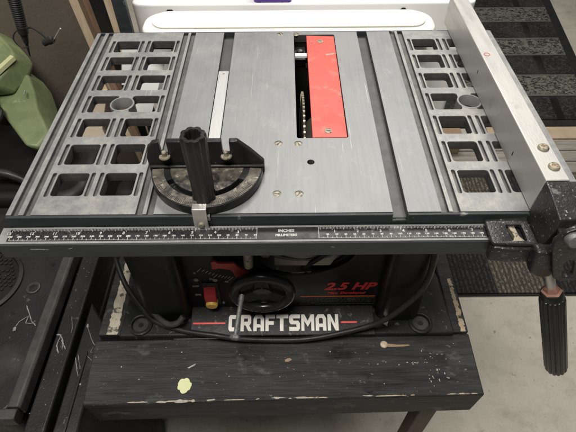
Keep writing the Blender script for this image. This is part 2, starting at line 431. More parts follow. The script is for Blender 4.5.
# throat: red plate, dark well, blade
bm = bmesh.new(); prism(bm, [(.3452, .1335), (.3902, .1335), (.3906, .3900), (.3455, .3925)], T - .0035, T - .0006)
red = finish('throat_plate', bm, M['red'], saw, .0006)
red['label'] = 'red painted throat plate with a screw at each end'
bm = bmesh.new()
for k in range(3):
    zz = T - .00055
    pts_ = [(.3740 + .0045 * i + k * .0006, .3330 + .0016 * math.sin(i * 2.1 + k * 2) + .0010 * i) for i in range(7)]
    for i in range(3): pass
    A_ = [bm.verts.new((x_, y_ + .0009, zz + k * .00004)) for x_, y_ in pts_ if x_ < .3898]; B_ = [bm.verts.new((x_, y_ - .0004, zz + k * .00004)) for x_, y_ in pts_ if x_ < .3898]
    for i in range(len(A_) - 1): bm.faces.new((A_[i], B_[i], B_[i + 1], A_[i + 1]))
finish('worn_scrawl', bm, M['chip'], red, smooth=False)
for x, y in ((.3672, .3738), (.3664, .1462)):
    bm = bmesh.new(); lathe(bm, [(.0050, 0), (.0050, .0006), (.0038, .0010), (0, .0004)], (x, y, T - .0007), n=24)
    box(bm, x - .0036, x + .0036, y - .0005, y + .0005, T + .0001, T + .0005, 1)
    finish('plate_screw', bm, [M['brass'], M['black_cast']], red)
bm = bmesh.new()       # well walls below the opening
for a in ((.3225, .3249), (.3917, .394)): box(bm, a[0], a[1], .130, .396, T - .06, T - .0132)
box(bm, .3226, .3939, .1285, .1300, T - .06, T - .0132); box(bm, .3226, .3939, .396, .398, T - .06, T - .0132)
finish('throat_well', bm, M['dark'], saw)
bm = bmesh.new(); box(bm, .3262, .3452, .3395, .3480, T - .0100, T - .0060)
finish('well_cross_bar', bm, M['paper'], saw, .0005)
bm = bmesh.new(); box(bm, .3262, .3440, .352, .392, T - .032, T - .020); lathe(bm, [(.006, 0), (.006, .006), (.002, .008)], (.335, .37, T - .02), n=16)
finish('splitter_mount', bm, M['black_cast'], saw, .0008)
BC = Vector((.3362, .205, T - .1300)); BR = .1235
bm = bmesh.new(); n = 84; prof = []
for k in range(n):
    a = 2 * PI * k / n; da = 2 * PI / n
    for f, r in ((0, BR - .004), (.25, BR - .0065), (.6, BR - .004), (.72, BR), (.98, BR - .001)):
        prof.append((BC.y + r * math.cos(a + f * da), BC.z + r * math.sin(a + f * da)))
prism(bm, prof, BC.x - .0011, BC.x + .0011, 'x')
bl = finish('saw_blade', bm, M['blade'], saw, smooth=False)
bm = bmesh.new()
for k in range(n):
    a = 2 * PI * (k + .80) / n; da = .011
    c = Vector((0, math.cos(a), math.sin(a))); t = Vector((0, -math.sin(a), math.cos(a))); p = BC + c * (BR - .0035)
    vs = []
    for sx in (-.0014, .0014):
        for u, v in ((-.0012, -.003), (.0012, -.003), (.0014, .0038), (-.0012, .0034)):
            vs.append(bm.verts.new(p + t * u + c * v + Vector((sx, 0, 0))))
    for f in ((0, 1, 2, 3), (7, 6, 5, 4), (0, 4, 5, 1), (1, 5, 6, 2), (2, 6, 7, 3), (3, 7, 4, 0)): bm.faces.new([vs[i] for i in f])
o = finish('blade_teeth', bm, M['tooth'], bl, smooth=False)

# front rail with the ruler
RY = -.0255; RT = .8835
bm = bmesh.new(); box(bm, -.0075, .655, RY, -.0008, RT - .0235, RT)
rail = finish('front_rail', bm, [M['rail']], saw, .0012)
bm = bmesh.new(); box(bm, -.0070, .535, RY + .0012, -.0014, RT + .0002, RT + .0012)
finish('rail_top_strip', bm, M['rail_top'], rail, .0003)
bm = bmesh.new(); box(bm, .0035, .5340, RY + .0042, -.0048, RT + .0013, RT + .0020)
sc = finish('ruler_scale', bm, M['scale'], rail)
bm = bmesh.new(); zt = RT + .0021; y1 = -.0053; y0 = RY + .0047
CX = .3362
def tick(x, ya, yb, w=.00028): box(bm, x - w / 2, x + w / 2, ya, yb, zt, zt + .0002)
gap = (.2880 - .010, .3545 - .008)
for k in range(-13 * 16, 8 * 16):
    x = CX + k * .0254 / 16
    if not (.0055 < x < .531) or gap[0] < x < gap[1]: continue
    L = .0042 if k % 16 == 0 else .0034 if k % 8 == 0 else .0028 if k % 4 == 0 else .0022
    tick(x, y1 - L, y1, .0005 if k % 16 == 0 else .00038)
    if k % 16 == 0 and k:
        add_text(bm, Matrix.Translation((x + (.0028 if k < 0 else -.0028) * -1, y1 - .0060, zt)), str(abs(k // 16)), .0052, 1, 0, .00012)
for k in range(-33 * 2, 20 * 2):
    x = CX + k * .005
    if not (.0055 < x < .531) or gap[0] < x < gap[1]: continue
    tick(x, y0, y0 + (.0036 if k % 2 == 0 else .0018), .0005)
    if k % 2 == 0 and k:
        add_text(bm, Matrix.Translation((x, y0 + .0052, zt)), str(abs(k * 5)), .0029, 1.1, 0, .00012)
for k in range(-330, 200):
    x = CX + k * .001
    if k % 5 and .0055 < x < .531 and not gap[0] < x < gap[1]: tick(x, y0, y0 + .0009, .0003)
add_text(bm, Matrix.Translation((.3105, (y0 + y1) / 2 + .0030, zt)), 'INCHES', .0050, 1.05, 0, .0002)
add_text(bm, Matrix.Translation((.3105, (y0 + y1) / 2 - .0032, zt)), 'MILLIMETERS', .0044, .95, 0, .0002)
for x in gap: tick(x, y0, y1, .0005)
finish('ruler_markings', bm, M['ink'], sc, smooth=False)
bm = bmesh.new()
for (x, y, l, a) in ((.028, RY - .0003, .016, .02), (.07, RY - .0003, .005, -.3), (.036, RY - .0003, .012, .1), (.36, RY - .0003, .004, .2)):
    prism(bm, [(x, RT - .007), (x + l, RT - .0072 - l * a), (x + l, RT - .0078 - l * a), (x, RT - .0078)], RY - .0003, RY + .0001, 'y')
finish('rail_scratch', bm, M['scratch'], rail, smooth=False)

# base: flange, body, recessed control panel
BZ = .600
bm = bmesh.new()
prism(bm, [(.046, .003), (.573, .004), (.569, .108), (.556, .16), (.556, .39), (.072, .39), (.072, .16), (.050, .105)], BZ + .0006, BZ + .0125)
base = finish('base', bm, M['base'], saw, .003, 3)
# mounting wells with washers
for x, y in ((.0785, .0215), (.5215, .0205)):
    bm = bmesh.new()
    lathe(bm, [(.0185, 0), (.0185, .0035), (.0165, .0048), (.0145, .0040), (.0135, .0012), (.0135, .0002)], (x, y, BZ + .0125), n=36)
    w = finish('mounting_well', bm, M['base'], base)
    bm = bmesh.new(); lathe(bm, [(.0118, 0), (.0118, .0013), (.0045, .0013), (.0036, .0004), (0, .0003)], (x, y, BZ + .0128), n=28)
    finish('washer', bm, M['case_rim'], w)
    bm = bmesh.new(); lathe(bm, [(.0034, 0), (.0034, .0005), (0, .0005)], (x, y, BZ + .0134), n=16); finish('bolt_hole', bm, M['dark'], w)
# body walls (tapered side and rear walls, front pillars)
bm = bmesh.new()
def loft(bm, A, za, B, zb, mi=0):
    a = [bm.verts.new((x, y, za)) for x, y in A]; b = [bm.verts.new((x, y, zb)) for x, y in B]; n = len(A)
    for i in range(n): bm.faces.new((a[i], a[(i + 1) % n], b[(i + 1) % n], b[i])).material_index = mi
    bm.faces.new(a[::-1]); bm.faces.new(b)
loft(bm, rrect(.088, .158, .026, .10, .016, 5), BZ + .0126, rrect(.096, .168, .014, .10, .018, 5), T - .035)
finish('front_pillar', bm, M['panel'], saw, .002)
bm = bmesh.new(); loft(bm, rrect(.452, .520, .026, .10, .016, 5), BZ + .0126, rrect(.446, .508, .014, .10, .018, 5), T - .035)
finish('front_pillar', bm, M['panel'], saw, .002)
bm = bmesh.new()
loft(bm, [(.10, .1001), (.125, .1001), (.125, .37), (.10, .37)], BZ + .0126, [(.145, .1001), (.149, .1001), (.149, .37), (.145, .37)], T - .035)
loft(bm, [(.48, .1001), (.50, .1001), (.50, .37), (.48, .37)], BZ + .0126, [(.499, .1001), (.503, .1001), (.503, .37), (.499, .37)], T - .035)
loft(bm, [(.1255, .352), (.4795, .352), (.4795, .372), (.1255, .372)], BZ + .0126, [(.150, .352), (.498, .352), (.498, .366), (.150, .366)], T - .035)
finish('body_wall', bm, M['panel'], saw)
# apron skirt that carries the maker's lettering: sloped deck in front of the panel
bm = bmesh.new()
prism(bm, [(.0010, BZ + .0126), (.0010, BZ + .0150), (.0405, BZ + .0265), (.0480, BZ + .0265), (.0480, BZ + .0126)], .1585, .4475, 'x')
skirt = finish('base_skirt', bm, M['base'], saw, .0012)
sl = math.atan2(.0115, .0395)
def deck(x, y, dz=.0004):   # matrix on the sloped deck
    return Matrix.Translation((x, y, BZ + .0150 + (y - .001) * math.tan(sl) + dz)) @ Matrix.Rotation(sl, 4, 'X')
GL = {   # heavy block capitals on a 1 x 1 cell (x, y), strokes as convex pieces
 'C': [[(0, .12), (.12, 0), (.28, 0), (.28, 1), (.12, 1), (0, .88)], [(.28, 0), (.78, 0), (.90, .12), (.90, .30), (.62, .30), (.62, .24), (.28, .24)], [(.28, .76), (.62, .76), (.62, .70), (.90, .70), (.90, .88), (.78, 1), (.28, 1)]],
 'R': [[(0, 0), (.28, 0), (.28, 1), (0, 1)], [(.28, .78), (.62, .78), (.78, 1), (.28, 1)], [(.62, .78), (.62, .58), (.90, .52), (.90, .88), (.78, 1)], [(.28, .36), (.78, .36), (.90, .52), (.62, .58), (.28, .58)], [(.42, .36), (.68, 0), (1.0, 0), (.72, .36)]],
 'A': [[(0, 0), (.29, 0), (.29, .72), (.36, .78), (.20, 1), (0, .76)], [(.36, .78), (.56, .78), (.72, 1), (.20, 1)], [(.63, 0), (.92, 0), (.92, .76), (.72, 1), (.56, .78), (.63, .72)], [(.29, .22), (.63, .22), (.63, .42), (.29, .42)]],
 'F': [[(0, 0), (.28, 0), (.28, 1), (0, 1)], [(.28, .77), (.84, .77), (.84, 1), (.28, 1)], [(.28, .38), (.72, .38), (.72, .60), (.28, .60)]],
 'T': [[(.28, 0), (.58, 0), (.58, .77), (.28, .77)], [(-.04, .77), (1.0, .77), (1.0, 1), (-.04, 1)]],
 'S': [[(0, .0), (.78, 0), (.92, .14), (.64, .24), (.0, .24)], [(.92, .14), (.92, .46), (.78, .62), (.60, .40), (.64, .24)], [(.78, .62), (.36, .62), (.14, .40), (.60, .40)], [(.14, .40), (.36, .62), (.30, .76), (0, .88), (0, .54)], [(.30, .76), (.94, .76), (.94, 1), (.14, 1), (0, .88)]],
 'M': [[(0, 0), (.26, 0), (.26, .60), (0, 1)], [(0, 1), (.26, .60), (.56, .24), (.56, .60), (.28, 1)], [(.56, .24), (.56, .60), (.84, 1), (1.12, 1), (.86, .60)], [(.86, 0), (1.12, 0), (1.12, 1), (.86, .60)]],
 'N': [[(0, 0), (.27, 0), (.27, 1), (0, 1)], [(.27, .62), (.66, 0), (.66, .38), (.27, 1)], [(.66, 0), (.93, 0), (.93, 1), (.66, 1)]]}
bm = bmesh.new(); cw = .0172; xx = 0.
LH = .0245
for i, ch in enumerate('CRAFTSMAN'):
    for k, pc in enumerate(GL[ch]):
        vs = prism(bm, [(xx + px_ * cw, (py_ - .5) * LH) for px_, py_ in pc], 0, .0003 + .00003 * k)
    xx += cw * {'M': 1.12, 'T': .96, 'F': .86, 'R': .98}.get(ch, .92) + .0021
wd = max(v.co.x for v in bm.verts)
for v in bm.verts: v.co = deck(.3045 + (v.co.x / wd - .5) * .1725, .0195 + v.co.y * 1.0, v.co.z + .0002) @ Vector((0, 0, 0))
finish('deck_lettering', bm, M['white_ink'], skirt, smooth=False)
for a, b in ((.1625, .2130), (.3945, .4200)):
    bm = bmesh.new(); vs = box(bm, a, b, -.0012, .0012, 0, .0003)
    bmesh.ops.transform(bm, matrix=deck(0, .0195), verts=vs)
    finish('red_stripe', bm, M['red_ink'], skirt, smooth=False)
# control panel with an arched opening at its top
PY = .0455
bm = bmesh.new()
arch = [(.2600, .8655), (.2600, .770), (.270, .744), (.290, .726), (.316, .718), (.346, .720), (.376, .732), (.398, .750), (.411, .776), (.412, .8655)]
prism(bm, [(.150, BZ + .0270), (.150, .8655)] + arch + [(.455, .8655), (.455, BZ + .0270)], PY, PY + .003, 'y')
panel = finish('control_panel', bm, M['panel'], saw, smooth=False)
bm = bmesh.new()
pts = [Vector((x, PY - .0012, z)) for x, z in arch[1:-1]]
tube(bm, spline(pts, 5), .0022, 8)
finish('arch_trim', bm, M['rubber'], panel)
def pf(x, z, dy=-.0004): return Matrix.Translation((x, PY + dy, z)) @ Matrix.Rotation(PI / 2, 4, 'X')
bm = bmesh.new(); add_text(bm, pf(.4060, .6840), '2.5 HP', .0265, 1.0, .30, .0009)
d_ = [v.co.x for v in bm.verts]; k = .080 / (max(d_) - min(d_)); c0 = (max(d_) + min(d_)) / 2
for v in bm.verts: v.co.x = .4065 + (v.co.x - c0) * k
add_text(bm, pf(.4010, .6660), 'Max. Developed', .0078, 1.12, .25, .0002)
finish('power_lettering', bm, M['red_ink'], panel, smooth=False)
bm = bmesh.new(); box(bm, .3310, .4470, PY - .0004, PY - .0001, .6545, .6572); finish('orange_line', bm, M['orange_ink'], panel, smooth=False)
bm = bmesh.new(); box(bm, .268, .3150, PY - .0004, PY - .0001, .6545, .6572); finish('orange_line', bm, M['orange_ink'], panel, smooth=False)
bm = bmesh.new()
for a in ((.3308, .4472, .6520, .6524), (.3308, .4472, .6335, .6339), (.3308, .3312, .6339, .6520), (.4468, .4472, .6339, .6520)):
    box(bm, a[0], a[1], PY - .0004, PY - .0001, a[2], a[3])
random.seed(3)
for r_ in range(4):
    x = .3345
    while x < .442:
        l = random.uniform(.002, .007)
        box(bm, x, min(x + l, .444), PY - .0003, PY - .0001, .6490 - r_ * .0036, .6499 - r_ * .0036); x += l + random.uniform(.0012, .0025)
m_dim = mat('dim_print', (.10, .10, .095), (.07, .07, .07), .6)
finish('caution_panel', bm, m_dim, panel, smooth=False)
# switch
bm = bmesh.new(); box(bm, .1835, .2075, PY - .003, PY - .0002, .6385, .6990)
sw = finish('power_switch', bm, M['black_cast'], panel, .001)
bm = bmesh.new(); prism(bm, [(PY - .003, .6905), (PY - .0115, .6800), (PY - .0130, .6630), (PY - .003, .6630)], .1855, .2035, 'x'); finish('rocker', bm, M['red_switch'], sw, .001)
bm = bmesh.new(); lathe(bm, [(.0092, 0), (.0092, .010), (.0080, .0118), (0, .0122)], (.1945, PY - .0035, .6545), (0, -1, -.12), 28)
finish('safety_key', bm, M['yellow'], sw)
for x, z in ((.1765, .7060), (.2045, .7050)):
    bm = bmesh.new(); lathe(bm, [(.0040, 0), (.0040, .0012), (.0026, .0022), (0, .0023)], (x, PY - .0002, z), (0, -1, 0), 18)
    finish('panel_screw', bm, M['brass'], panel)
bm = bmesh.new(); lathe(bm, [(.0026, 0), (.0020, .0014), (0, .0015)], (.2105, PY - .0002, .6400), (0, -1, 0), 14); finish('panel_screw', bm, M['dull_steel'], panel)
bm = bmesh.new(); add_text(bm, pf(.1735, .6880), 'OFF', .0058, 1, 0, .0001); add_text(bm, pf(.1735, .6640), 'ON', .0058, 1, 0, .0001)
# bevel scale in an arc
ac = (.240, .660)
for k in range(11):
    f_ = k / 10; px_, pz_ = .1880 + .044 * f_, .7350 - .0230 * f_ - .004 * math.sin(PI * f_); L_ = .0115 if k % 5 == 0 else .0065
    ux, uz = .62, .785; w = .00045
    prism(bm, [(px_ - w * uz, pz_ + w * ux), (px_ + w * uz, pz_ - w * ux), (px_ - L_ * ux + w * uz, pz_ - L_ * uz - w * ux), (px_ - L_ * ux - w * uz, pz_ - L_ * uz + w * ux)], PY - .0004, PY - .0001, 'y')
    if k % 5 == 0: add_text(bm, pf(px_ - (L_ + .003) * ux - .002, pz_ - (L_ + .004) * uz), str((0, 22, 45)[k // 5]), .0060, 1, 0, .0001)
finish('panel_markings', bm, M['ink'], panel, smooth=False)
bm = bmesh.new()
prism(bm, [(x_ + .001, z_ + .0125) for x_, z_ in [(.2045, .7310), (.2050, .7475), (.2100, .7500), (.2140, .7450), (.2300, .7440), (.2365, .7450), (.2430, .7330), (.2570, .7200), (.2570, .7100), (.2360, .7080), (.2330, .7230), (.2300, .7290), (.2150, .7330), (.2100, .7310)]], PY - .0085, PY - .0045, 'y')
o = finish('tilt_pointer', bm, M['red'], panel, .0007); o['label'] = 'red bevel pointer above the handwheel'
# handwheel
wc = Vector((.2750, .020, .7090))
bm = bmesh.new(); lathe(bm, [(.0150, -.024), (.0150, .0035), (.0085, .0055), (0, .0055)], wc, (0, -1, 0), 28)
for k in range(3):
    a = math.radians(90 + 120 * k); u = Vector((math.cos(a), 0, math.sin(a))); v = Vector((-math.sin(a), 0, math.cos(a)))
    vs = []
    for yy in (-.002, .003):
        for p, q in ((.008, -.0110), (.038, -.0085), (.038, .0085), (.008, .0110)): vs.append(bm.verts.new(wc + u * p + v * q + Vector((0, yy, 0))))
    for f in ((0, 1, 2, 3), (7, 6, 5, 4), (0, 4, 5, 1), (1, 5, 6, 2), (2, 6, 7, 3), (3, 7, 4, 0)): bm.faces.new([vs[i] for i in f])
rp = [(.0400 + .0080 * math.cos(t), .0080 * math.sin(t)) for t in [2 * PI * k / 14 for k in range(15)]]
lathe(bm, rp, wc, (0, -1, 0), 64)
lathe(bm, [(.036, -.004), (.036, -.002), (0, -.002)], wc, (0, -1, 0), 48)
wheel = finish('hand_wheel', bm, M['handle'], saw)
bm = bmesh.new()
ra = Vector((.2470, .012, .7170)); rb = Vector((.2395, -.0500, .7030)); dr = (rb - ra).normalized()
tube(bm, [ra + dr * t for t in (0, .02, .04, (rb - ra).length - .006)], .0030, 14)
lathe(bm, [(.0040, 0), (.0040, .008)], ra + dr * .001, dr, 12)
lathe(bm, [(.0060, 0), (.0072, .002), (.0072, .005), (.0045, .0065), (.0035, .0065)], rb - dr * .0065, dr, 6)
for t in [i * .0016 for i in range(2, 34)]: lathe(bm, [(.0030, 0), (.0034, .0005), (.0030, .001)], ra + dr * (t + .004), dr, 10)
finish('crank_stud', bm, M['dull_steel'], wheel)
# motor and bracket seen in the arch
bm = bmesh.new(); lathe(bm, [(.050, 0), (.050, .05), (.042, .058), (.03, .060), (0, .060)], (.385, .30, .76), (0, -1, .2), 48)
finish('motor_housing', bm, M['motor'], saw)
bm = bmesh.new(); prism(bm, [(.0500, .7330), (.0800, .7720), (.0790, .7750), (.0490, .7360)], .293, .405, 'x'); finish('dust_ledge', bm, M['cream'], saw, .0006)
bm = bmesh.new(); 
for x in (.352, .386): box(bm, x, x + .007, .0490, .0530, .722, .80, 0, Matrix.Translation((x, 0, .75)) @ Matrix.Rotation(.75, 4, 'Y') @ Matrix.Translation((-x, 0, -.75)))
finish('cooling_fin', bm, M['dark'], saw)
bm = bmesh.new()
tube(bm, spline([(.27, .058, .765), (.30, .056, .747), (.34, .055, .741), (.385, .056, .756), (.405, .058, .785)], 6), .0028, 10)
finish('guard_hoop', bm, M['dull_steel'], saw)
bm = bmesh.new(); box(bm, .262, .268, .05, .14, .73, .86); box(bm, .2685, .298, .050, .058, .765, .80); lathe(bm, [(.007, 0), (.007, .03)], (.283, .05, .80), (0, -1, 0), 16); finish('tilt_bracket', bm, M['black_cast'], saw, .001)
bm = bmesh.new(); lathe(bm, [(.0065, 0), (.0065, .04)], (.2585, .035, .80), (0, -.1, -1), 18); finish('tilt_screw', bm, M['brass'], saw)
# grey metal chute tab showing at right foot of the panel
bm = bmesh.new(); prism(bm, [(.4560, .0195), (.4720, .0275), (.4700, .0225), (.4665, .0120)], BZ + .020, BZ + .022); finish('loose_clip', bm, M['steel'], saw)
# power cord
bm = bmesh.new()
cp = [(.034, .165, .72), (.024, .132, .66), (.040, .093, .632), (.066, .058, .622), (.100, .026, .619), (.148, .0085, .6185), (.200, -.001, .6200), (.245, -.0035, .6120), (.33, -.0045, .6110), (.391, -.0005, .6230), (.4480, .0040, .6470), (.4790, .0060, .6900), (.4980, .0080, .7400), (.4990, .0120, .8000), (.492, .03, .86)]
tube(bm, spline(cp, 8), .0042, 12)
cord = finish('power_cord', bm, M['rubber'], saw)
# grey moulded cable guide (light diagonal edge) at the left pillar
bm = bmesh.new()
tube(bm, spline([(.060, .105, .688), (.079, .062, .662), (.103, .029, .640), (.124, .0145, .630), (.140, .0135, .633), (.150, .021, .640)], 6), .0048, 10)
finish('cable_guide', bm, M['case_rim'], saw)

# ------------------------------------------------------------------ RIP FENCE
fen = thing('rip_fence', 'long grey aluminium rip fence with black clamp head lying along the right of the table', 'rip fence', (.596, .2, T + .001))
bm = bmesh.new()
f0, f1, h0, h1, th = .5800, .6052, T + .0012, T + .0470, .0022
prism(bm, [(f0, h0), (f0, h1), (f1, h1), (f1, h0), (f1 - th, h0), (f1 - th, h1 - th), (f0 + th, h1 - th), (f0 + th, h0)], .0042, .4300, 'y')
body = finish('fence_bar', bm, M['fence_alu'], fen, .0012, 3)
cb = bmesh.new()
for y, z in ((.1115, .9180), (.2380, .9215)): prism(cb, circ(y, z, .0013, 12), f0 - .005, f0 + .001, 'x')
bm = bmesh.new()
for y, z, s in ((.2430, .9240, 1), (.0800, .9165, 1.1)): prism(bm, [(y - .0008 * s, z - .0026 * s), (y + .0008 * s, z - .002 * s), (y + .0009 * s, z + .0026 * s), (y - .0007 * s, z + .0022 * s)], f0 - .0002, f0 + .0001, 'x')
finish('face_nick', bm, M['dark'], body, smooth=False); cb.free()
bm = bmesh.new()
lathe(bm, [(.0042, 0), (.0033, 0), (.0033, .0003), (.0042, .0003), (.0042, 0)], (.5875, .2490, h1 + .0001), n=16)
finish('ink_ring', bm, M['red'], body)
for x, y in ((.5948, .0545), (.5952, .0240)):
    bm = bmesh.new(); lathe(bm, [(.0062, 0), (.0062, .0012), (.0050, .0028), (.002, .0034), (0, .0026)], (x, y, h1 + .0001), n=28)
    box(bm, x - .0034, x + .0034, y - .0005, y + .0005, h1 + .0028, h1 + .0036, 1, )
    finish('fence_screw', bm, [M['brass'], M['rust']], body)
# clamp head casting
bm = bmesh.new()
prism(bm, [(.0038, T + .0002), (.0038, T + .0466), (-.0150, T + .0445), (-.0430, T + .0395), (-.0455, T + .030), (-.0400, T - .012), (-.0300, T - .034), (-.0270, T - .036), (-.0270, T - .0150), (-.0030, T - .0130)], .5792, .6160, 'x')
head = finish('clamp_head', bm, M['black_cast'], fen, .0025, 3)
bm = bmesh.new()
pl = [(.5325, .0005), (.5785, .0030), (.5790, -.0365), (.5330, -.0345), (.5300, -.031), (.5308, -.002)]
prism(bm, [(x, y - .0015) for x, y in pl], T - .0118, T - .0070)
foot = finish('foot_plate', bm, M['black_cast'], head, .0016, 3)
cb = bmesh.new(); prism(cb, rrect(.5515, .5690, -.0350 + .0025, -.0100, .0018), T - .02, T + .01); cutbool(foot, cb)
foot.modifiers.clear(); b = foot.modifiers.new('b', 'BEVEL'); b.width = .0012; b.segments = 2; b.limit_method = 'ANGLE'
bm = bmesh.new(); prism(bm, [(.5325, -.0270), (.5325, -.0378), (.5500, -.0410), (.5790, -.0410), (.5790, -.0275)], T - .036, T - .0122)
finish('foot_skirt', bm, M['black_cast'], head, .003, 3)
bm = bmesh.new(); prism(bm, [(.5560, -.0100), (.5625, -.0100), (.5638, -.0240), (.5690, -.0320), (.5540, -.0320), (.5585, -.0240)], T - .0155, T - .0100)
finish('indicator', bm, M['brass'], foot, .0004)
bm = bmesh.new(); box(bm, .545, .572, -.0262, -.008, T - .0162, T - .0145); finish('scale_window_floor', bm, M['dark'], foot)
# clamp lever cheek, knuckle, shaft and handle
bm = bmesh.new()
prism(bm, [(.5760, .9150), (.5735, .9260), (.5790, .9400), (.5880, .9460), (.6300, .9440), (.6360, .9000), (.6340, .8600), (.6080, .8555), (.5990, .8610)], -.0600, -.0545, 'y')
ck = finish('lever_cheek', bm, M['black_cast'], head)
cb = bmesh.new(); prism(cb, [(.5985, .8890), (.6020, .8950), (.6070, .8945), (.6100, .8890), (.6165, .8690), (.6130, .8640), (.6080, .8645), (.6055, .8690)], -.08, -.03, 'y')
cutbool(ck, cb); b = ck.modifiers.new('b', 'BEVEL'); b.width = .0013; b.segments = 3; b.limit_method = 'ANGLE'
bm = bmesh.new(); lathe(bm, [(.0085, 0), (.0085, .004), (.0070, .0075), (.003, .0090), (0, .009)], (.5880, -.0600, .9325), (0, -1, .25), 28)
finish('cam_rivet', bm, M['dull_steel'], head)
bm = bmesh.new(); prism(bm, [(.5800, .9300), (.6280, .9300), (.6280, .8700), (.6230, .8660), (.6180, .8900), (.6000, .9000), (.5900, .9000)], -.0542, -.0445, 'y'); finish('cam_block', bm, M['black_cast'], head, .002, 3)
bm = bmesh.new(); prism(bm, [(.5700, .8980), (.5980, .8985), (.6040, .8600), (.6010, .8530), (.5860, .8520), (.5760, .8600)], -.0535, -.0380, 'y'); finish('lever_knuckle', bm, M['black_cast'], head, .004, 3)
ha = Vector((.6125, -.0555, .8290)); hb = Vector((.6576, -.0920, .7005)); hd = (hb - ha).normalized()
bm = bmesh.new(); st = Vector((.5990, -.0480, .8600))
tube(bm, [st, st.lerp(ha, .5), ha + hd * .004], .0052, 16)
shaft = finish('lever_shaft', bm, M['steel'], head)
bm = bmesh.new(); lathe(bm, [(.0055, -.0095), (.0085, -.0045), (.0085, -.001), (.0122, .0)], ha, hd, 6)
finish('rusty_collar', bm, M['rust'], shaft, .0008)
bm = bmesh.new(); Lh = (hb - ha).length
lathe(bm, [(.004, .0005), (.0112, .0005), (.0122, .002), (.0122, .010)], ha, hd, 64)
lathe(bm, [(.0105, .0085), (.0135, .0100), (.0142, .014), (.0140, .06), (.0136, Lh - .004), (.0122, Lh), (.004, Lh + .001)], ha, hd, 112, 14, .11)
finish('lever_handle', bm, M['handle'], head)

# ------------------------------------------------------------------ MITER GAUGE
mg = thing('miter_gauge', 'black half-round miter gauge with upright fluted handle standing at the front left of the table', 'miter gauge', (.2185, .06, T))
mc = (.2185, .0665); R0 = .0650
bm = bmesh.new()
prism(bm, [(mc[0] - R0, mc[1])] + [(x, y) for x, y in circ(mc[0], mc[1], R0, 36, 180, 360)][1:], T + .0010, T + .0125)
hm = finish('gauge_head', bm, M['black_paint'], mg)
def arcband(r0, r1, a0, a1, n=30):
    return circ(mc[0], mc[1], r1, n, a0, a1) + circ(mc[0], mc[1], r0, n, a0, a1)[::-1]
cb = bmesh.new(); prism(cb, arcband(.0430, .0500, 207, 256, 20), T + .0040, T + .03); prism(cb, arcband(.0430, .0500, 284, 333, 20), T + .0040, T + .03); cutbool(hm, cb)
b = hm.modifiers.new('b', 'BEVEL'); b.width = .0010; b.segments = 2; b.limit_method = 'ANGLE'; b.angle_limit = math.radians(50)
# worn graduated face on top
bm = bmesh.new(); prism(bm, arcband(.0503, R0 - .0015, 184, 356, 60), T + .0126, T + .0131)
prism(bm, arcband(.0005, .0427, 181, 359, 50), T + .0126, T + .0130)
face = finish('graduated_face', bm, M['bronze'], hm, smooth=False)
bm = bmesh.new()
for k in range(61):
    a = math.radians(210 + k * 2); r1 = R0 - .0022; r0 = r1 - (.0075 if k % 5 == 0 else .0045); ca, sa = math.cos(a), math.sin(a); w = .00018
    if abs(k - 30) < 4: continue
    prism(bm, [(mc[0] + r0 * ca - w * sa, mc[1] + r0 * sa + w * ca), (mc[0] + r1 * ca - w * sa, mc[1] + r1 * sa + w * ca), (mc[0] + r1 * ca + w * sa, mc[1] + r1 * sa - w * ca), (mc[0] + r0 * ca + w * sa, mc[1] + r0 * sa - w * ca)], T + .0132, T + .0134)
finish('graduations', bm, M['dark'], face, smooth=False)
# upright face plate with two open notches and slanted right end
bm = bmesh.new()
N1, N2 = .1722, .2427; nw = .0042
def notch(c, zt): return [(c - nw, zt)] + [(c + nw * math.cos(math.radians(a)), T + .0335 + nw * math.sin(math.radians(a))) for a in (180, 215, 250, 290, 325, 360)] + [(c + nw, zt)]
pts = [(.1500, T + .0015), (.1502, T + .026), (.1545, T + .041), (.1600, T + .0475)] + notch(N1, T + .0495) + notch(N2, T + .0495) + [(.2560, T + .0495), (.2700, T + .0360), (.2855, T + .0180), (.2855, T + .0015)]
prism(bm, pts, mc[1] + .0006, mc[1] + .0075, 'y')
pl_ = finish('face_plate', bm, M['black_paint'], mg, .0011)
bm = bmesh.new()
prism(bm, [(.1525, mc[1] - .0040), (.1500, mc[1] + .0004), (.2855, mc[1] + .0004), (.2842, mc[1] - .0040)], T + .0133, T + .0165)
finish('stop_web', bm, M['black_paint'], mg, .0015)
for c in (N1, N2):
    bm = bmesh.new()
    lathe(bm, [(.0020, 0), (.0062, 0), (.0066, .0010), (.0062, .0022), (.0030, .0024), (.0030, .0075), (.0022, .0085), (0, .0085)], (c, mc[1] - .0018, T + .0285), (0, .12, 1), 24)
    finish('stop_screw', bm, M['brass'], mg)
bm = bmesh.new(); box(bm, .2112, .2264, -.0005, .2875, T - .0078, T + .0006)
bar = finish('miter_bar', bm, M['bar'], mg, .0006)
bm = bmesh.new(); lathe(bm, [(.0016, 0), (.0016, .0003), (0, .0003)], (.2190, .280, T + .00065), n=14); finish('bar_pin', bm, M['dull_steel'], bar)
bm = bmesh.new()
prism(bm, [(.0060, T + .0140), (-.0022, T + .0135), (-.0032, T + .0120), (-.0048, T - .0015), (-.0058, T - .0160), (-.0046, T - .0165), (-.0036, T - .0020), (-.0018, T + .0118), (.0060, T + .0132)], .2085, .2242, 'x')
ptr = finish('pointer_clip', bm, M['steel'], mg, .0004)
bm = bmesh.new(); lathe(bm, [(.0034, 0), (.0034, .0012), (.0024, .0020), (0, .0020)], (.2166, -.0053, T - .0085), (0, -1, .1), 18)
finish('clip_screw', bm, M['brass'], ptr)
bm = bmesh.new()
hp = (.2205, .0185, T + .0136)
lathe(bm, [(.0135, 0), (.0132, .003), (.0122, .008), (.0125, .04), (.0132, .075), (.0136, .0825), (.0126, .0860), (.0086, .0860), (.0078, .0845), (.0074, .062), (0, .061)], hp, n=96, fl=8, flr=.13)
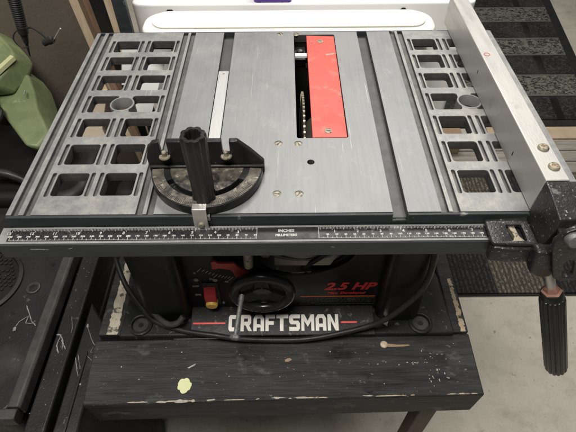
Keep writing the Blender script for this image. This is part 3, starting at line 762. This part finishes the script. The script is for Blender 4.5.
finish('clamp_handle', bm, M['handle'], mg)
bm = bmesh.new(); lathe(bm, [(.0050, 0), (.0050, .010), (0, .010)], (hp[0], hp[1], hp[2] + .061), n=6); finish('handle_nut', bm, M['rust'], mg)

# ------------------------------------------------------------------ WORK STAND
st_ = thing('work_stand', 'black stained wooden stand with a thick scuffed front beam under the saw', 'work stand', (.305, .15, 0))
bm = bmesh.new(); 
NX = 60; prof_b = []
fp = [(.0135, -.0985), (.0060, .0020), (.5992, .0088), (.5976, -.0886)]
A = [bm.verts.new((x, y, BZ - .0680)) for x, y in [(fp[0][0] + .004, fp[0][1]), fp[1], fp[2], (fp[3][0] - .002, fp[3][1] + .001)]]; B = [bm.verts.new((x, y, BZ)) for x, y in fp]
bm.faces.new(A); bm.faces.new(B[::-1])
for i in range(4): bm.faces.new((A[i], A[(i + 1) % 4], B[(i + 1) % 4], B[i]))
beam = finish('front_beam', bm, M['beam'], st_, .0022, 2)
# bare wood showing along the worn front edge, chips, paint
bm = bmesh.new(); random.seed(11)
x = .03
ey = lambda x: -.0985 + (x - .0135) / (.5976 - .0135) * (.0099)
while x < .59:
    l = random.choice((.004, .006, .012, .03, .045)); w = random.uniform(.0007, .0017)
    if random.random() < .72:
        n_ = max(4, int(l / .003)); up = []; dn = []
        for i in range(n_ + 1):
            xx = x + l * i / n_; e = math.sin(PI * i / n_) ** .5 if 0 < i < n_ else .05
            up.append((xx, ey(xx) + .0022 + w * e * random.uniform(.4, 1.2))); dn.append((xx, ey(xx) + .0018 - .0002 * e))
        prism(bm, up + dn[::-1], BZ - .0003, BZ + .00035)
    x += l + random.uniform(.002, .022)
finish('worn_edge', bm, M['raw_edge'], beam, smooth=False)
bm = bmesh.new()
blob(bm, .1572, -.0712, BZ, .0098, .0008, 22, 1, 1.05, 0, .18)
o = finish('paint_blot', bm, M['paintblob'], beam, smooth=False); o['label'] = 'pale yellow paint blot on the front beam'
bm = bmesh.new()
prism(bm, [(.158, -.0440), (.166, -.0395), (.1705, -.0372), (.1690, -.0400), (.161, -.0450)], BZ, BZ + .0005)
for (cx, cy, r, sx, sy, ro) in ((.1540, -.0940, .0045, 2.4, .55, .02), (.1730, -.0935, .0024, 1.4, .8, 0), (.1270, -.0952, .0030, 2.6, .4, 0), (.1980, -.0928, .0028, 2.2, .5, .1), (.2960, -.0902, .0030, 3, .4, .0), (.3300, -.0900, .0030, 3.2, .35, .0),
        (.4270, -.0885, .0024, 3, .4, 0), (.2170, .0050, .0030, 2, .5, .1)):
    blob(bm, cx, cy, BZ, r, .0006, 12, sx, sy, ro)
    finish('paint_chip', bm, M['chip'], beam, smooth=False); bm = bmesh.new()
random.seed(5)
for i in range(16): blob(bm, .04 + random.random() * .54, -.085 + random.random() * .088, BZ, random.uniform(.0004, .0011), .0003, 7)
for i in range(24): blob(bm, random.gauss(.535, .009), random.uniform(-.070, -.015), BZ, random.uniform(.0003, .0009), .0003, 7, random.choice((1, 2.4)), 1, random.choice((0, 1.57)))
for i in range(14): blob(bm, random.gauss(.50, .018), -.0395 + random.gauss(0, .0012), BZ, random.uniform(.0004, .0010), .0003, 7, 2, 1)
o = finish('paint_specks', bm, M['chip'], beam, smooth=False); o['kind'] = 'stuff'
bm = bmesh.new()
prism(bm, [(.4560, -.0095), (.4660, -.0075), (.4840, -.0095), (.500, -.0092), (.502, -.0110), (.490, -.0125), (.474, -.0130), (.460, -.0125)], BZ, BZ + .0006)
blob(bm, .3130, -.0320, BZ, .0040, .0005, 9, 1.3, .8, .3, .5)
finish('bare_splinter', bm, M['cardboard'], beam, smooth=False)
bm = bmesh.new(); lathe(bm, [(.0058, 0), (.0056, .0016), (.004, .0030), (0, .0034)], (.4615, -.0090, BZ + .0002), n=20); finish('wood_plug', bm, M['cream'], beam)
# side rails running back under the saw
for x0, x1, tx in ((.0080, .0455, (.0215, .0385)), (.5745, .6000, (.5880, .5960))):
    bm = bmesh.new(); box(bm, x0, x1, .0120, .42, BZ - .085, BZ - .0005)
    r_ = finish('side_rail', bm, M['beam'], st_, .002)
    bm = bmesh.new(); random.seed(int(x0 * 1e4)); L_ = []; R_ = []
    n_ = 40
    lim = .175 if x0 < .1 else .10
    for i in range(n_ + 1):
        y = .0125 + lim * i / n_; L_.append((tx[0] + random.uniform(-.0012, .0012), y)); R_.append((tx[1] - .002 * (i / n_) + random.uniform(-.0015, .0015), y))
    prism(bm, L_ + R_[::-1], BZ - .0004, BZ + .0003)
    finish('worn_strip', bm, M['tan_edge'] if x0 < .1 else M['raw_edge'], r_, smooth=False)
bm = bmesh.new(); box(bm, .0460, .5740, .376, .42, BZ - .085, BZ - .001); finish('rear_rail', bm, M['beam'], st_, .002)
for x, y, w_ in ((.020, .10, .04), (.5270, -.076, .028), (.020, .335, .04), (.53, .335, .04)):
    bm = bmesh.new(); box(bm, x, x + w_, y, y + w_, .0, BZ - .0685 if y < .05 else BZ - .0860)
    finish('leg', bm, M['post'] if 'post' in M else M.setdefault('post', wood('dark_red_brown_wood', (.055, .032, .024), (.11, .065, .05), 10, (10, 10, 1), .0004, .6)), st_, .002)

# ------------------------------------------------------------------ FLOOR
bm = bmesh.new(); box(bm, -6, 7, -4, 9, -.1, 0); fl = struct(finish('floor', bm, M['concrete'], None, smooth=False))

# entrance mat with flecked block rows
rt = thing('floor_mat', 'charcoal floor mat with rows of flecked rectangular blocks, behind the fence', 'floor mat', (1.50, 1.31, .004))
bm = bmesh.new(); prism(bm, [(.72, 1.31), (1.640, 1.31), (1.850, 2.62), (.72, 2.62)], .004, .013)
o = finish('mat_pile', bm, M['rug'], None); o.parent = rt; o.data.transform(Matrix.Translation((-1.50, -1.31, -.004)))
bm = bmesh.new()
prism(bm, [(.68, 1.268), (1.690, 1.268), (1.692, 1.3095), (.68, 1.3095)], .001, .011)
prism(bm, [(1.6410, 1.3100), (1.6925, 1.3100), (1.905, 2.66), (1.8510, 2.62)], .001, .011)
finish('rubber_border', bm, M['rubber_edge'], rt, .003)
# planks between the mats
for i, (y0, y1) in enumerate(((1.187, 1.262), (1.110, 1.166), (1.045, 1.104), (.980, 1.039), )):
    bm = bmesh.new(); box(bm, 1.16 if i == 0 else .62, 2.2, y0, y1, .0005, .016 if i else .013)
    tag(finish('floor_plank', bm, M['tan_strip'] if i == 0 else M['grey_plank'], None, .003),
        ['tan board edge along the front of the flecked mat', 'weathered grey plank next to the tan board', 'weathered grey plank, middle of the grey three', 'weathered grey plank nearest the coarse mat'][i], 'plank', 'planks between the two floor mats')
m2 = thing('woven_mat', 'coarse brown and black woven mat on the concrete below the clamp handle', 'floor mat', (1.0, .55, .001))
bm = bmesh.new(); box(bm, .62, 1.75, .445, .965, .001, .012)
o = finish('mat_weave', bm, M['weave'], None); o.parent = m2; o.data.transform(Matrix.Translation((-1.0, -.55, -.001)))
bm = bmesh.new(); box(bm, .61, 1.76, .4380, .4445, .0008, .006); finish('mat_edge', bm, M['rubber_edge'], m2, .002)
# dark round bin at top right
bm = bmesh.new(); lathe(bm, [(.25, 0), (.27, .02), (.275, .09), (.275, .10), (.26, .10), (.25, .06), (0, .04)], (2.245, 2.27, .001), n=48)
tag(finish('round_tub', bm, M['dark'], None), 'round black tub on the floor beside the flecked mat', 'tub')

# ------------------------------------------------------------------ WHITE THINGS BEHIND
wf = thing('white_chest', 'tall white enamelled chest behind the saw, running across the top of the picture', 'chest', (.35, .9, 0))
bm = bmesh.new(); prism(bm, rrect(-.012, .7140, .640, 1.10, .018, 6), .02, .8380)
finish('chest_body', bm, M['white2'], wf, .004, 3)
tb = thing('storage_bin', 'white plastic bin with round-cornered lid standing right behind the table', 'storage bin', (.32, .57, 0))
bm = bmesh.new()
A = rrect(.070, .598, .560, .592, .014, 6)
loft(bm, rrect(.10, .665, .485, .590, .03, 6), .50, A, .812); loft(bm, rrect(.10, .665, .485, .590, .03, 6), .02, rrect(.10, .665, .485, .590, .03, 6), .4998); finish('bin_body', bm, M['white'], tb)  # body flares out below the lid, shaped to catch overhead light
bm = bmesh.new(); prism(bm, rrect(.032, .604, .505, .602, .040, 10), .8125, .842)
lid = finish('bin_lid', bm, M['white'], tb, .007, 4)
bm = bmesh.new(); prism(bm, rrect(.050, .586, .528, .594, .030, 8), .8425, .846); finish('raised_panel', bm, M['white'], lid, .004, 3)
bm = bmesh.new()
for x0, x1 in ((.052, .085), (.545, .575)): prism(bm, [(x0, .815), (x0 + .012, .8275), (x1 - .012, .8275), (x1, .815)], .6375, .6396, 'y')
finish('hand_slot', bm, M['dark'], wf, .0005)
pb = thing('purple_box', 'purple plastic box lying on the white chest at the top edge', 'box', (.29, .70, .839))
bm = bmesh.new(); prism(bm, rrect(.245, .325, .642, .76, .008), .8390, .905); finish('box_body', bm, M['purple'], pb, .003)
bm = bmesh.new(); prism(bm, rrect(.241, .329, .639, .764, .010), .9055, .913); finish('box_lid', bm, M['purple'], pb, .002)

# ------------------------------------------------------------------ LEFT SIDE
# boards leaning behind the left rear corner
def board(name, p_top, p_bot, w, t, m, label, cat='board'):
    a, b = Vector(p_bot), Vector(p_top); d = (b - a); L = d.length; d.normalize()
    u = Vector((1, 0, 0)); u = (u - d * u.dot(d)).normalized(); v = d.cross(u)
    bm = bmesh.new(); box(bm, -w / 2, w / 2, -t / 2, t / 2, 0, L)
    mm = Matrix((u.to_4d(), v.to_4d(), d.to_4d(), (0, 0, 0, 1))).transposed(); mm.translation = a
    for i in range(3): mm[3][i] = 0
    bmesh.ops.transform(bm, matrix=mm, verts=bm.verts)
    return tag(finish(name, bm, m, None, .002), label, cat)
def ext(pt, pb, k): return Vector(pb) + (Vector(pb) - Vector(pt)) * k
def lean_(o):
    o['group'] = 'boards leaning behind the left rear corner'; return o
def lean(name, xt, zt, xb, zb, y, w, t, m, label, cat='board', up=2.5):
    tp = Vector((xt, y, zt)); bt = Vector((xb, y, zb)); d = (tp - bt)
    k = (bt.z - .004) / d.z
    foot_ = bt - d * min(k, 4.0); top_ = tp + d * up
    o = board(name, top_, foot_, w, t, m, label, cat)
    return lean_(o) if name == 'leaning_board' else o
lean('leaning_board', -.1200, .8440, -.1120, .7480, .640, .0185, .03, M['pale_wood'], 'tan wooden board, leftmost of those leaning by the rear left table corner')
lean('leaning_board', -.0990, .8440, -.0930, .7500, .655, .020, .03, M['brown_wood'], 'dark brown wooden board leaning next to the tan one')
lean('black_pipe', -.0690, .8400, -.0640, .7600, .630, .030, .03, M['handle'], 'glossy black pipe leaning between the wooden boards', 'pipe')
lean('leaning_board', -.0370, .8650, -.0340, .7700, .600, .018, .02, M['pale_wood'], 'narrow pale board leaning beside the grey metal bar')
lean('metal_bar', -.0150, .8900, -.0150, .7900, .588, .026, .015, M['apron'], 'dark grey metal bar leaning against the white chest', 'bar')
# large brown-grey barrel
bm = bmesh.new(); lathe(bm, [(.20, 0), (.265, .01), (.290, .30), (.300, .60), (.300, .98), (.285, 1.0), (.27, .98), (.24, .4), (0, .35)], (-.450, .900, 0), n=72)
tag(finish('barrel', bm, M['drum'], None), 'large brown-grey barrel behind the green case', 'barrel')
# air-hose nozzle hanging in front of the barrel
hz = thing('hose_nozzle', 'black ribbed hose nozzle hanging point down with a tethered cap and pin', 'nozzle', (-.1, .40, .90))
bm = bmesh.new()
a = Vector((-.107, .400, .985)); b_ = Vector((-.1265, .400, .862)); d = (b_ - a); L_ = d.length
pr = []
for i in range(40):
    t = i / 39; r = .0105 - .0018 * t
    pr.append((r * (1.0 if i % 2 else .86), t * L_ * .56))
pr += [(.0086, L_ * .58), (.0080, L_ * .66), (.0065, L_ * .67), (.0042, L_ * .80), (.0030, L_ * .80), (.0010, L_), (0, L_ * 1.001)]
lathe(bm, [(0, -.0001)] + pr, a, d, 24); finish('ribbed_sleeve', bm, M['rubber'], hz)
bm = bmesh.new(); tube(bm, spline([(-.150, .402, 1.09), (-.120, .402, 1.02), (-.1075, .400, .984)], 6), .0075, 12); finish('air_hose', bm, M['rubber'], hz)
bm = bmesh.new()
tube(bm, spline([(-.1190, .398, .912), (-.1300, .394, .908), (-.1365, .392, .896), (-.1290, .390, .884), (-.118, .391, .884)], 6), .0010, 8)
tube(bm, spline([(-.1080, .394, .915), (-.0980, .392, .917), (-.0880, .390, .910), (-.0800, .389, .900)], 6), .0016, 8); finish('tether', bm, M['rubber'], hz)
bm = bmesh.new(); ca = Vector((-.0865, .388, .892)); cd = Vector((.026, 0, .012)).normalized()
lathe(bm, [(0, 0), (.0052, 0), (.0052, .009), (.0066, .010), (.0066, .018), (.004, .019), (.004, .023), (0, .023)], ca, cd, 24)
cap = finish('valve_cap', bm, M['rubber'], hz)
bm = bmesh.new(); tube(bm, [(-.0770, .3865, .8905), (-.0650, .385, .9020), (-.0480, .383, .9200)], .0012, 8); finish('steel_pin', bm, M['steel'], cap)

# green plastic case standing at the left
gt = thing('green_case', 'faded green plastic tool case standing open left of the saw table', 'tool case', (-.25, .50, .3))
def slab(pts, t, m, name, parent, bev=.006):
    P = [Vector(p) for p in pts]; n_ = (P[1] - P[0]).cross(P[2] - P[0]).normalized()
    bm = bmesh.new(); A = [bm.verts.new(p) for p in P]; B = [bm.verts.new(p - n_ * t * (1 if n_.z > 0 else -1)) for p in P]
    bm.faces.new(A); bm.faces.new(B[::-1])
    for i in range(len(P)): bm.faces.new((A[i], A[(i + 1) % len(P)], B[(i + 1) % len(P)], B[i]))
    return finish(name, bm, m, parent, bev, 3)
slab([(-.380, .680, .800), (-.3015, .6111, .800), (-.2535, .5557, .792), (-.2400, .5390, .785), (-.2470, .5065, .775), (-.2571, .4542, .770), (-.42, .42, .775)], .05, M['green'], 'case_lid', gt, .007)
bm = bmesh.new(); tube(bm, [(-.2420, .5340, .780), (-.2660, .4700, .773), (-.32, .38, .76)], .0075, 6); finish('lid_edge', bm, M['green_lip'], gt)
slab([(-.2525, .5616, .750), (-.2224, .5238, .745), (-.2015, .4814, .735), (-.1902, .4482, .720), (-.1520, .3900, .702), (-.1660, .3560, .694), (-.1900, .3580, .700), (-.2576, .4359, .720), (-.2900, .5068, .740)], .07, M['green'], 'case_body', gt, .007)
bm = bmesh.new(); tube(bm, spline([(-.262, .440, .728), (-.246, .424, .732), (-.243, .404, .728), (-.252, .390, .715)], 5), .005, 10); finish('case_handle', bm, M['dark'], gt)
bm = bmesh.new(); prism(bm, [(-.2160, .4800), (-.2130, .4780), (-.2100, .4640), (-.2130, .4650)], .7395, .7410); finish('pale_scuff', bm, M['scratch'], gt, smooth=False)

# black cases, left foreground
c1 = thing('equipment_case', 'large scuffed black equipment case with a raised dusty rim, lower left', 'equipment case', (-.25, 0, 0))
bm = bmesh.new(); prism(bm, rrect(-.52, -.0960, -.105, .30, .02, 6), .02, .588); cs = finish('case_shell', bm, M['case'], c1, .004, 3)
bm = bmesh.new()
prism(bm, [(-.0995, .5883), (-.0975, .5945), (-.0830, .5950), (-.0790, .5915), (-.0785, .5700), (-.0955, .5700), (-.0955, .5883)], -.098, .30, 'y'); prism(bm, [(-.1160, .5883), (-.1150, .5940), (-.1010, .5945), (-.0985, .5900), (-.0985, .5700), (-.1160, .5700)], -.52, -.0820, 'x')
finish('case_rim', bm, M['case_rim'], c1, .0018, 3)
bm = bmesh.new(); lathe(bm, [(.0115, .0005), (.0115, .0022), (.0095, .0030), (.0080, .0012), (0, .0008)], (-.1320, .1080, .5880), n=28)
rg = finish('lock_ring', bm, M['case_rim'], c1)
bm = bmesh.new(); lathe(bm, [(.0076, 0), (.0076, .0018), (.004, .0026), (0, .0026)], (-.1320, .1080, .5886), n=6); finish('lock_core', bm, M['dark'], rg)
bm = bmesh.new(); prism(bm, circ(-.1140, .158, .004, 14), .5881, .5886); prism(bm, [(-.155, .060), (-.151, .064), (-.146, .058), (-.150, .055)], .5881, .5886); finish('dark_pit', bm, M['dark'], c1, smooth=False)
# speaker-like grille at far left
bm = bmesh.new()
random.seed(9)
lathe(bm, [(.070, 0), (.070, .004), (.064, .006), (.0625, .003), (0, .003)], (-.2270, .120, .588), n=56)
g_ = finish('grille_frame', bm, M['dark'], c1)
bm = bmesh.new()
for i in range(-7, 8):
    for j in range(-7, 8):
        x = i * .0085 + (.004 if j % 2 else 0); y = j * .0078
        if x * x + y * y < .058 ** 2 and random.random() < .72: lathe(bm, [(.0032, 0), (.0032, .0022), (0, .0030)], (-.2270 + x, .120 + y, .5912), n=7)
finish('grille_studs', bm, M['dark'], g_)
def scr(bm, pts, w, z, h=.00025):
    rs = random.Random(int(abs(pts[0][0]) * 1e5)); P = []
    for a, b in zip(pts, pts[1:]):
        a = Vector((*a, 0)); b = Vector((*b, 0)); k = max(2, int((b - a).length / .003))
        P += [a.lerp(b, i / k) + Vector((rs.uniform(-.3, .3), rs.uniform(-.3, .3), 0)) * w * .6 for i in range(k)]
    P.append(Vector((*pts[-1], 0))); L = []; R_ = []
    for i, p in enumerate(P):
        t = (P[min(i + 1, len(P) - 1)] - P[max(i - 1, 0)]).normalized(); q = Vector((-t.y, t.x, 0)); e = .12 if i in (0, len(P) - 1) else 1
        L.append(p + q * w / 2 * e * rs.uniform(.35, 1.25)); R_.append(p - q * w / 2 * e * rs.uniform(.35, 1.25))
    A = [bm.verts.new((p.x, p.y, z + h)) for p in L]; B = [bm.verts.new((p.x, p.y, z + h)) for p in R_]
    for i in range(len(P) - 1):
        bm.faces.new((A[i], B[i], B[i + 1], A[i + 1]))
bm = bmesh.new()
scr(bm, [(-.1320, .0740), (-.1130, .0430), (-.1030, .0350)], .0016, .5884); scr(bm, [(-.1210, .0540), (-.1330, .0430), (-.1360, .0330)], .0015, .5889)
scr(bm, [(-.1210, .0530), (-.1210, .0400), (-.1040, .0390)], .0015, .5894)
blob(bm, -.1362, .0300, .5884, .0028, .0005, 9, .8, 1.5)
finish('scratch_marks', bm, M['scratch'], c1, smooth=False)
c2 = thing('tool_box', 'narrow black tool box with scratched stepped lid between the equipment case and the wooden stand', 'tool box', (-.035, 0, 0))
bm = bmesh.new(); prism(bm, [(-.0755, -.19), (-.0440, -.19), (-.0440, .26), (-.0755, .26)], .02, .570); finish('box_shell', bm, M['case'], c2, .003)
bm = bmesh.new(); prism(bm, [(-.0395, -.19), (-.0030, -.19), (-.0030, .030), (-.0110, .062), (-.0330, .088), (-.0395, .10)], .02, .555)
ld = finish('box_lid', bm, M['case'], c2, .003)
bm = bmesh.new(); prism(bm, [(-.0240, -.19), (-.0240, .0), (-.0215, .006), (-.0190, .0), (-.0190, -.19)], .5552, .5580); finish('lid_rib', bm, M['case'], ld, .001)
bm = bmesh.new(); box(bm, -.0438, -.0397, -.19, .26, .02, .50); finish('hinge_gap', bm, M['dark'], c2)
bm = bmesh.new(); random.seed(21)
blob(bm, -.0390 + .006, .0520, .5552, .0024, .0005, 10, .8, 1.6, .4); scr(bm, [(-.0330, .0500), (-.0180, .0240), (-.0090, .0130)], .0010, .5553)
scr(bm, [(-.0700, .0300), (-.0610, .0200), (-.0560, .0010)], .0022, .5702); scr(bm, [(-.0740, .0280), (-.0640, .0270)], .0026, .5707); scr(bm, [(-.0660, .0250), (-.0670, .0080), (-.0600, -.0060)], .0018, .5712); scr(bm, [(-.0620, .0190), (-.0500, .0010)], .0016, .5717)
scr(bm, [(-.0380, -.0050), (-.0280, -.0300), (-.0230, -.0400)], .0014, .5553); scr(bm, [(-.0350, .0000), (-.0250, -.0240), (-.0190, -.0360)], .0008, .5558); scr(bm, [(-.0250, .0020), (-.0080, -.0120)], .0007, .5562)
scr(bm, [(-.0130, .0150), (-.0160, .0040), (-.0110, .0030)], .0007, .5553); scr(bm, [(-.0585, .0630), (-.0510, .0400), (-.0500, .0300)], .0006, .5702)
blob(bm, -.0175, -.0500, .5553, .0018, .0005, 9)
for i in range(30): blob(bm, random.uniform(-.075, -.045), random.uniform(-.18, .2), .5702, random.uniform(.0003, .0008), .0003, 6)
finish('scratch_marks', bm, M['scratch'], c2, smooth=False)
# black machine further back at left edge
vc = thing('black_bag', 'dark black tool bag behind the equipment case at the left edge', 'bag', (-.26, .40, 0))
bm = bmesh.new(); prism(bm, rrect(-.62, -.100, .312, .56, .05, 6), .0, .600); finish('bag_body', bm, M['dark'], vc, .02, 4)
bm = bmesh.new(); tube(bm, spline([(-.40, .33, .600), (-.36, .34, .630), (-.26, .35, .635), (-.19, .34, .600)], 6), .009, 12); finish('bag_handle', bm, M['rubber'], vc)

# offcuts under the left half of the table
def stick(p1, p2, w, t, m, label):
    a, b = Vector(p1), Vector(p2); d = (b - a).normalized(); u = Vector((1, 0, 0)); u = (u - d * u.dot(d)).normalized(); v = d.cross(u)
    bm = bmesh.new(); vs = []
    for q in (a, b):
        for i, j in ((-1, -1), (1, -1), (1, 1), (-1, 1)): vs.append(bm.verts.new(q + u * w / 2 * i + v * t / 2 * j))
    for f in ((0, 3, 2, 1), (4, 5, 6, 7), (0, 1, 5, 4), (1, 2, 6, 5), (2, 3, 7, 6), (3, 0, 4, 7)): bm.faces.new([vs[i] for i in f])
    return tag(finish('wood_offcut', bm, m, None, .001), label, 'offcut', 'offcuts seen through the left grid')
stick((-.0900, .545, .765), (-.0330, .487, .585), .0110, .012, M['pale_wood'], 'pale wooden strip slanting below the left round boss, left one of two')
stick((-.0710, .545, .765), (-.0150, .487, .585), .0105, .012, M['brown_wood'], 'brown wooden strip slanting below the left round boss, right one of two')
def sheet(pts, t, m, name, label, cat):
    o = slab(pts, t, m, name, None, .0006); return tag(o, label, cat)
sheet([(-.1050, .516, .715), (-.0660, .516, .715), (-.0900, .482, .640), (-.0800, .4680, .595), (-.1500, .4680, .595), (-.1420, .482, .640)], .012, M['cream'], 'cream_panel', 'cream board with a worn patch, seen through the left column of the left grid', 'panel')
sheet([(-.1240, .4700, .585), (-.0850, .4700, .585), (-.1350, .4450, .500), (-.2050, .4450, .500)], .010, M['drum'], 'brown_panel', 'dull brown-grey board seen through the sixth row of the left grid', 'panel')
sheet([(.0130, .566, .752), (.0560, .566, .752), (.0090, .522, .640), (-.0310, .522, .640)], .002, M['paper'], 'paper_sheet', 'white sheet of paper seen through the right column of the left grid', 'paper')
sheet([(-.0290, .573, .785), (.0060, .573, .785), (-.0290, .556, .700), (-.0480, .556, .700)], .002, M['paper'], 'paper_card', 'small white card seen through the first two rows of the left grid', 'card')
cbx = thing('cardboard_box', 'small brown cardboard box on the floor seen through the right grid', 'cardboard box', (.96, 1.14, .016))
bm = bmesh.new(); box(bm, .925, 1.0, 1.09, 1.15, .0165, .10); finish('box_walls', bm, M['cardboard'], cbx, .003)
bm = bmesh.new(); prism(bm, [(.915, 1.08), (.975, 1.09), (.98, 1.13), (.92, 1.14)], .1005, .103); finish('box_flap', bm, M['cardboard'], cbx)

# ------------------------------------------------------------------ CAMERA
cam = bpy.data.cameras.new('camera'); co = bpy.data.objects.new('camera', cam); C.objects.link(co)
pitch, yaw, roll = .85572813, -.00240087, -.00672549
co.matrix_world = Matrix.Translation((.31179, -.34372, 1.29501)) @ (Matrix.Rotation(yaw, 4, 'Z') @ Matrix.Rotation(PI / 2 - pitch, 4, 'X') @ Matrix.Rotation(roll, 4, 'Z'))
cam.sensor_width = 36; cam.lens = 36 * 475 / 576; cam.clip_start = .02; cam.clip_end = 60
cam.dof.use_dof = False
S.camera = co
for k_ in ('base', 'case', 'case_rim', 'beam', 'panel', 'dark', 'rubber', 'rail', 'apron', 'black_paint', 'rubber_edge', 'rug', 'weave', 'scale'):
    M[k_].node_tree.nodes['Principled BSDF'].inputs['Specular IOR Level'].default_value = .28

# ------------------------------------------------------------------ LIGHT: garage ceiling lamps
def area(loc, target, sx, sy, power, col=(1, .96, .9)):
    l = bpy.data.lights.new('ceiling_lamp', 'AREA'); l.shape = 'RECTANGLE'; l.size = sx; l.size_y = sy; l.energy = power; l.color = col
    o = bpy.data.objects.new('ceiling_lamp', l); C.objects.link(o); o.location = loc
    o.rotation_euler = (Vector(target) - Vector(loc)).to_track_quat('-Z', 'Y').to_euler(); return o
area((-.05, -.45, 2.75), (.3, .3, .8), 1.0, .5, 54)
area((.75, 1.6, 2.75), (.5, .9, .5), 1.3, .4, 54)
w = bpy.data.worlds.new('World'); S.world = w; w.use_nodes = True
w.node_tree.nodes['Background'].inputs[0].default_value = (.95, .98, 1, 1); w.node_tree.nodes['Background'].inputs[1].default_value = .095
S.view_settings.view_transform = 'Standard'; S.view_settings.look = 'None'; S.view_settings.exposure = 0; S.view_settings.gamma = 1
